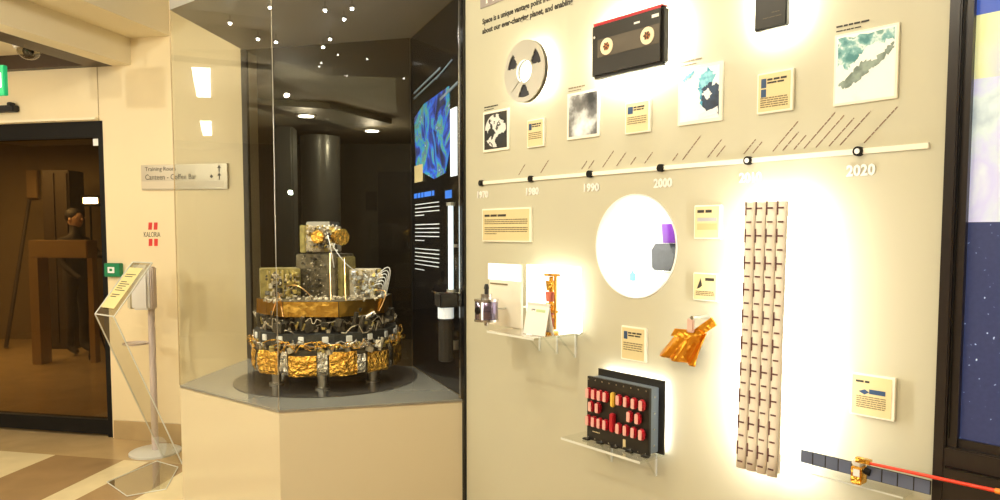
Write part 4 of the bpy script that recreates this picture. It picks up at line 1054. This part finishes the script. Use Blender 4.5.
# roll-out array strip
off = -.09
s0, s1, _, _ = W.rect(741.5, 783.5, 330, 345, off); zt = W.px(765, 202, off)[1]; zb = W.px(759, 472, off)[1]
sc = (s0 + s1) / 2; w = (s1 - s0) / 2; h = (zt - zb)
t = thing_f(W, 'solar_array_strip', 'tall pale roll-out array strip of four ribbed columns with dark tick marks', 'array strip', sc, zb, off)
print('strip', w, h)
cwid = 2 * w / 4
def skew(z): return (z / h - .5) * .012
for k in range(4):
    mb = MB(); x0 = -w + k * cwid; n = 24
    prof = [(0, 0), (.12, -.006), (.3, -.0085), (.6, -.0085), (.85, -.006), (.985, 0)]
    vs = []; rows = 12
    for j in range(rows + 1):
        z = h * j / rows
        for (u, y) in prof: vs.append((x0 + cwid * u + skew(z), y - .004 + .004 * math.sin(z * 3.5), z))
    pn = len(prof)
    mb._add(vs, [(j * pn + i, j * pn + i + 1, (j + 1) * pn + i + 1, (j + 1) * pn + i) for j in range(rows) for i in range(pn - 1)])
    o = mb.build('array_column', 'stripmat', t, True, fix=False); md = o.modifiers.new('thick', 'SOLIDIFY'); md.thickness = .003; md.offset = -1
    mb = MB()
    for r in range(20):
        z = h * (1 - (r + .45) / 20); yy = -.0135 + .004 * math.sin(z * 3.5); xx = x0 + skew(z)
        mb.box(xx + cwid * .28, xx + cwid * .78, yy - .0008, yy, z - .0022, z + .0022)
        if r % 2 == 0: mb.box(xx + cwid * .14, xx + cwid * .24, yy - .0008, yy + .003, z - .019, z + .019)
    mb.build('cell_tick', 'maroon', t)
MB().box(-w * .97, w * .97, .0005, .0025, 0.01, h - .01).build('backing_sheet', 'stripmat', t)
MB().box(-.02, .02, .003, .09, h * .95, h * .97).build('standoff', 'steel', t); MB().box(-.02, .02, .003, .09, h * .03, h * .05).build('standoff', 'steel', t)
area('led_backlight', W.w(sc, -.082, zb + h / 2), W.Y, w * 1.6, h * .98, 10.5, (1, .98, .93))

# satellite model with red boom, lower right
so = -.08
s0, z0 = W.px(801, 458, so); s1, z1_ = W.px(931, 485, so); sb_, zb_ = W.px(859, 470, so)
z0 = (z0 + z1_) / 2
t = thing_f(W, 'wall_satellite_model', 'small satellite model with blue wings, gold body and red boom on the wall', 'satellite model', sb_, z0, so)
def wing(xa, xb, n):
    wg = MB().box(xa, xb, -.002, .002, -.017, .017).build('solar_wing', 'shell', t)
    mb = MB()
    for i in range(n):
        a = xa + (xb - xa) * i / n; b = xa + (xb - xa) * (i + 1) / n; mb.box(a + .0015, b - .0015, -.003, -.0022, -.0158, .0158)
    mb.build('solar_cell', 'solar', wg)
wing(s0 - sb_, -.018, 4); wing(.020, s1 - sb_, 4)
MB().box(-.0135, .0135, -.018, .018, -.034, .012, bev=.003).build('body', 'gold_bright', t)
MB().box(-.013, .013, -.017, .017, .0125, .030, bev=.004).box(-.006, .010, -.0195, -.0185, -.012, .006).build('white_cap', 'white', t)
MB().box(-.010, .010, .0185, .075, -.02, -.012).build('bracket', 'acrylic', t)
MB().cyl((.016, -.004, .004), (.030, -.004, .001), .009, n=12).build('antenna_hub', 'black', t)
s2, z2_ = W.px(868, 463, so - .03); s3, z3 = W.px(1006, 493, so - .03)
pa = Vector((s2 - sb_, -.03, (z2_ + z3) / 2 - z0)); pb = Vector((s3 - sb_ + .06, -.03, (z2_ + z3) / 2 - z0 + .0))
za_, zb2 = z2_ - z0, z3 - z0
bm_ = MB().cyl((pa.x, -.03, za_), (s3 - sb_, -.03, zb2), .0038, .0046, n=12).build('red_boom', 'redrod', t, True)
MB().cyl((s3 - sb_ - .02, -.03, zb2 + (za_ - zb2) * .02 / (s3 - s2) - .000), (s3 - sb_ + .06, -.03, zb2 + (zb2 - za_) * .06 / (s3 - s2)), .0062, n=12).build('orange_tip', 'orange', bm_, True)
MB().box(pa.x - .03, pa.x + .006, -.034, -.020, za_ - .004, za_ + .008).build('boom_joint', 'gold_bright', t)
sA, zA = W.px(812, 474, -.05); sB, _ = W.px(905, 492, -.05)
zA = (zA + W.px(905, 494, -.05)[1]) / 2
t = thing_f(W, 'acrylic_ledge', 'narrow clear acrylic ledge with small print under the wall satellite model', 'ledge', (sA + sB) / 2, zA)
w = (sB - sA) / 2
MB().box(-w, w, -.06, 0, -.004, 0).build('ledge_board', 'acrylic', t)
MB().box(-w, w, -.0612, -.0602, -.004, 0).build('front_edge', 'acrylic_edge', t)

# ------------------------------------------------------------------ screen at the right
fo = -.05
sA, _ = W.px(948, 20, fo); sB, _ = W.px(932.5, 480, fo)
sL = (sA + sB) / 2; sI = (W.px(971, 10, fo)[0] + W.px(957, 420, fo)[0]) / 2
zS = (W.px(955, 436, -.02)[1] + W.px(1000, 447, -.02)[1]) / 2
t = thing_f(W, 'wall_screen', 'large black framed screen showing a starry earth image at the right edge', 'screen', sL, 0)
fw = sI - sL; Wd = 1.5
print('screen', sL, sI, zS)
MB().box(0, fw * .55, fo, -.001, .45, 3.0, bev=.003).box(fw * .55, fw, fo + .012, -.001, zS - .02, 3.0).box(fw * .55, Wd, fo, -.001, .45, zS - .02, bev=.003).box(fw, Wd, fo + .02, -.001, zS - .02, zS).box(Wd - .06, Wd, fo, -.001, zS, 3.0).box(fw, Wd, fo, -.001, 2.9, 3.0).build('frame', mat('black_brown_frame', (.018, .013, .012), .3), t)
MB().box(fw * .62, fw * .66, fo + .006, fo + .0118, zS, 2.95).box(fw * .62, Wd, fo - .004, fo - .0005, zS - .07, zS - .064).build('frame_line', 'blackgloss', t)
zH = W.px(985, 222, -.02)[1]; zTp = (W.px(985, 14, -.02)[1])
stars = picture('starry_print', [(.0, (.016, .022, .065)), (.70, (.022, .030, .085)), (.73, (.12, .18, .33)), (.80, (.7, .8, .9))], 90, 1, emit=.75, seed=4)
MB().box(fw, Wd - .06, -.022, -.0015, zS, zH).build('starry_image', stars, t)
zM = W.px(985, 78, -.02)[1]
palem = picture('pale_earth_print', [(.30, (.16, .20, .27)), (.42, (.30, .37, .42)), (.5, (.50, .58, .58)), (.58, (.45, .45, .66)), (.66, (.55, .62, .62))], 3.5, 5, emit=.55, seed=9, dist=.5)
yel = picture('yellow_green_print', [(.34, (.30, .30, .75)), (.42, (.42, .45, .55)), (.50, (.60, .62, .30)), (.66, (.72, .72, .38))], 2.6, 4, emit=.55, seed=2, dist=.4)
MB().box(fw, Wd - .06, -.022, -.0015, zH, zM).build('earth_image', palem, t)
MB().box(fw, Wd - .06, -.022, -.0015, zM, zTp).build('upper_earth_image', yel, t)
MB().box(fw, Wd - .06, -.022, -.0015, zTp, 2.9).build('sky_image', mat('deep_blue_print', (.02, .05, .25), .4, emit=(.02, .06, .30), es=.9), t)

# ------------------------------------------------------------------ things by the cream wall
s0, s1, z0, z1_ = D.rect(143, 229, 164.5, 189.5)
t = thing_f(D, 'direction_sign', 'long satin direction sign reading Training Room and Canteen on the cream wall', 'sign', s0, z0)
w = s1 - s0; h = z1_ - z0
MB().box(0, w, -.02, -.001, 0, h, bev=.002).build('plate', 'signplate', t)
MB().box(.005, w - .03, -.0215, -.0202, h * .06, h * .34).build('blank_slat', mat('pale_slat', (.66, .58, .44), .3), t)
text('first_line', 'Training Room', 'ink', t, w * .05, h * .70, width=w * .36, height=h * .22, y=-.0203)
text('second_line', 'Canteen - Coffee Bar', 'ink', t, w * .05, h * .40, width=w * .60, height=h * .22, y=-.0203)
mb = MB()
for zz in (.66, .36):
    x = w * .91; mb.prism([(x - .004, h * zz), (x + .004, h * zz), (x + .004, h * (zz + .16)), (x + .016, h * (zz + .16)), (x, h * (zz + .28)), (x - .016, h * (zz + .16)), (x - .004, h * (zz + .16))], -.0212, -.0203, 'y')
mb.prism([(w * .82, h * .42), (w * .84, h * .5), (w * .82, h * .58), (w * .80, h * .5)], -.0212, -.0203, 'y')
mb.build('arrow', 'ink', t)
s0, s1, z0, z1_ = D.rect(144, 160, 222, 246)
t = thing_f(D, 'wall_logo', 'small red and black lettered logo between four red bars on the cream wall', 'logo', s0, z0)
w = s1 - s0; h = z1_ - z0; mb = MB()
for x in (.28, .62):
    for (a, b_, lean) in ((.68, .98, .04), (.0, .30, .02)):
        mb.prism([(w * x, h * a), (w * (x + .22), h * a), (w * (x + .22 + lean), h * b_), (w * (x + lean), h * b_)], -.002, -.0003, 'y')
mb.build('red_bar', 'redink', t)
text('lettering', 'KALORIA', 'ink', t, -w * .0, h * .37, width=w * 1.02, height=h * .22, y=-.0003)
s0, s1, z0, z1_ = D.rect(108, 123.5, 263, 276.5)
t = thing_f(D, 'green_call_point', 'small green emergency door release box beside the glass door', 'sign', s0, z0)
w = s1 - s0; h = z1_ - z0
MB().box(0, w, -.04, -.001, 0, h, bev=.004).build('box', 'green', t)
MB().box(w * .25, w * .68, -.043, -.0405, h * .28, h * .72, bev=.001).build('panel', 'white', t)
MB().box(w * .38, w * .55, -.0445, -.0435, h * .42, h * .6).build('symbol', 'green', t)
# exit sign
p = E0 + ray(3, 81) * 4.3
t = thing('exit_sign', 'green lit exit sign hanging at the left edge of the photo', 'exit sign', p, R(-12))
MB().box(-.17, .022, -.015, .015, -.085, .09, bev=.004).build('sign_box', 'greenlit', t)
MB().box(-.06, .004, -.018, -.0155, -.04, .045).build('pictogram', 'whitelit', t)
MB().cyl((-.07, 0, .09), (-.07, 0, z1 + .10 - p.z), .006, n=8).build('hanger', 'steel', t)
# dome camera
p = on_h(29, 50, z1 + .10 - .05)
t = thing('dome_camera', 'white dome security camera in the recessed ceiling at the upper left', 'security camera', (p.x, p.y, z1 + .10))
MB().lathe([(.095, -.0), (.10, -.02), (.085, -.045), (.080, -.046)], n=32).build('housing', 'white', t, True)
prof = [(.001, -.115)] + [(.074 * math.sin(R(a)), -.047 - .068 * math.cos(R(a))) for a in (15, 30, 45, 60, 75, 89)]
MB().lathe(prof, n=32).build('dome', 'acrylic_dark', t, True)
MB().sphere((0, -.01, -.062), .034, 16).build('lens_unit', 'black', t, True)
# door closer box
s0, s1, z0, z1_ = D.rect(-10, 20, 106, 113)
t = thing_f(D, 'door_sensor', 'black door sensor bar above the glass door', 'sensor', s0, z0)
w = s1 - s0; h = z1_ - z0
MB().box(0, w, -.06, -.001, 0, h * .9, bev=.006).build('housing', 'blackmatte', t)
MB().box(w * .80, w * .95, -.065, -.02, h * .6, h * 1.3, bev=.006).build('sensor_head', 'blackmatte', t)

# sanitizer stand
px_, py_ = on_h(155.5, 452.5, 0).x, on_h(155.5, 452.5, 0).y
t = thing('sanitizer_stand', 'white hand sanitizer dispenser on a pale pole with a round base', 'sanitizer stand', (px_, py_, 0))
MB().lathe([(.165, 0), (.165, .012), (.15, .02), (.03, .024)], n=48).build('base', 'discgrey', t, True)
MB().cyl((0.0, 0, .024), (.0, 0, 1.27), .022, n=16).build('pole', 'pole', t, True)
MB().box(-.085, .032, -.10, -.023, .985, 1.285, bev=.015).build('dispenser', 'white', t, True)
MB().box(.0325, .055, -.085, -.022, .99, 1.27, bev=.008).build('back_plate', 'pole', t)
MB().box(-.12, -.086, -.085, -.03, .99, 1.12, bev=.010).build('spout', mat('cream_plastic', (.65, .60, .45), .4), t)
prof = [(.04, .742), (.075, .748), (.08, .76), (.076, .76), (.07, .752)]
MB().lathe(prof, c=(-.10, -.03), n=24).cyl((-.03, -.01, .752), (-.0, 0, .752), .008, n=8).build('drip_tray', 'pole', t, True)

# acrylic info stand
Bl = Vector((-2.481, 4.45, 1.0)); wv_ = Vector((.19, -.142, 0)); pv = Vector((.6, .8, 0))
T_ = Bl + pv * .24; T_.z = 1.31; Fl = Bl + pv * .40; Fl.z = .006
t = thing('info_stand', 'bent clear acrylic information stand holding a yellow printed sheet', 'information stand', (Fl.x, Fl.y, 0))
org = Vector((Fl.x, Fl.y, 0))
def sheet(name, a, b, w_, th, m, inset_=0):
    nrm = (b - a).cross(w_).normalized() * th
    q = [a, a + w_, b + w_, b]; mb = MB(); v = [p - org for p in q] + [p - org + nrm for p in q]
    mb._add(v, [(0, 1, 2, 3), (7, 6, 5, 4), (0, 4, 5, 1), (1, 5, 6, 2), (2, 6, 7, 3), (3, 7, 4, 0)]); return mb.build(name, m, t)
sheet('tray', Bl, T_, wv_, .006, 'acrylic_dark'); sheet('leg_sheet', Bl, Fl, wv_, .006, 'acrylic')
up = (T_ - Bl).normalized(); nn = wv_.normalized().cross(up).normalized()
if nn.z < 0: nn = -nn
a_ = Bl + up * .05 + wv_ * .12 + nn * .008; b__ = T_ - up * .05 + wv_ * .12 + nn * .008
def on_sheet(name, u0, u1, v0, v1, m, lift):
    L = (T_ - Bl).length; q = [Bl + up * L * v + wv_ * u + nn * lift for (u, v) in ((u0, v0), (u1, v0), (u1, v1), (u0, v1))]
    mb = MB(); v = [p - org for p in q] + [p - org + nn * .0006 for p in q]
    mb._add(v, [(3, 2, 1, 0), (4, 5, 6, 7), (0, 1, 5, 4), (1, 2, 6, 5), (2, 3, 7, 6), (3, 0, 4, 7)]); return mb.build(name, m, t)
on_sheet('printed_sheet', .12, .82, .12, .88, 'paper', .008)
L = (T_ - Bl).length; mb = MB()
for i, v0 in enumerate((.74, .70, .60, .56, .52, .48, .44, .36, .32)):
    q = [Bl + up * L * v + wv_ * u + nn * .0092 for (u, v) in ((.22, v0), (.72 - .1 * (i % 3), v0), (.72 - .1 * (i % 3), v0 + .013), (.22, v0 + .013))]
    v = [p - org for p in q] + [p - org + nn * .0005 for p in q]; mb._add(v, [(3, 2, 1, 0), (4, 5, 6, 7), (0, 1, 5, 4), (1, 2, 6, 5), (2, 3, 7, 6), (3, 0, 4, 7)])
mb.build('sheet_print', 'ink', t)
for w0 in (Vector((0, 0, 0)), wv_):
    MB().tube([Fl + w0 - org, Bl + w0 - org, T_ + w0 - org], .0045, 6).build('polished_edge', 'acrylic_edge', t)
MB().tube([Bl - org, Bl + wv_ - org], .0045, 6).build('polished_edge', 'acrylic_edge', t)
MB().tube([T_ - org, T_ + wv_ - org], .0045, 6).build('polished_edge', 'acrylic_edge', t)
bp = [on_h(x, y, 0) for (x, y) in ((107, 483), (127, 497), (166, 490), (178, 468), (157, 462))]
MB().prism([(p.x - org.x, p.y - org.y) for p in bp], .0005, .006, 'z').build('base_sheet', 'acrylic', t)
bp2 = bp + [bp[0]]
MB().tube([Vector((p.x - org.x, p.y - org.y, .006)) for p in bp2], .003, 6).build('base_edge', 'acrylic_edge', t)

# ------------------------------------------------------------------ lamps of the visitor hall and added fill points
# ceiling panel lamps; two of them show mirrored in the left glass of the case
a = Vector((L_.x, L_.y, 0)); b = Vector((M_.x, M_.y, 0)); d = (b - a).normalized(); n_ = Vector((-d.y, d.x, 0))
def reflect(p): return p - n_ * 2 * (p - a).dot(n_)
ec = reflect(Vector((0, 0, 0))); 
ceilz = z1_left - .001
panels = []
for quad in (((192, 67), (210, 68), (210.5, 95), (197, 95)), ((200.5, 121), (211, 121), (211.5, 134), (203, 134))):
    q = [reflect(on_h(x, y, ceilz)) for x, y in quad]
    panels.append(q); print('panel', [(round(p.x, 2), round(p.y, 2)) for p in q])
for i, q in enumerate(panels):
    c = sum(q, Vector()) / 4; t = thing('ceiling_lamp', ('larger' if i == 0 else 'smaller') + ' square ceiling lamp reflected in the left glass of the case', 'lamp', (c.x, c.y, ceilz), 0, 'ceiling lamps mirrored in the case glass')
    MB().prism([(p.x - c.x, p.y - c.y) for p in q], -.02, -.001, 'z').build('diffuser', 'led', t)
WARM = (1, .945, .78)
def point(x, y, z, e, rad=.025, col=WARM):
    l = bpy.data.lights.new('hall_fill', 'POINT'); l.energy = e; l.color = col; l.shadow_soft_size = rad
    o = bpy.data.objects.new('hall_fill', l); C.objects.link(o); o.location = (x, y, z)
for (x, y, z, e) in ((-1.5, .9, 3.2, 80), (-.6, -1.6, 3.2, 60), (-2.6, -1.8, 3.2, 75), (.6, -3.2, 3.2, 40), (-3.9, 3.0, 2.2, 44), (-3.6, 1.9, 1.9, 62), (-1.3, 2.1, 3.1, 34), (-2.2, -1.6, 2.0, 60)):  # unseen points added to brighten the hall, soffits and left wall
    point(x, y, z, e)

wd = bpy.data.worlds.new('world'); SC.world = wd; wd.use_nodes = True
wd.node_tree.nodes['Background'].inputs[0].default_value = (.9, .8, .6, 1); wd.node_tree.nodes['Background'].inputs[1].default_value = .2
SC.view_settings.view_transform = 'Standard'; SC.view_settings.look = 'None'; SC.view_settings.gamma = 1; SC.view_settings.use_curve_mapping = False
SC.view_settings.exposure = 0.17
SC.cycles.use_denoising = True
SC.cycles.max_bounces = 10; SC.cycles.transparent_max_bounces = 24; SC.cycles.sample_clamp_indirect = 6
SC.cycles.caustics_reflective = False; SC.cycles.caustics_refractive = False
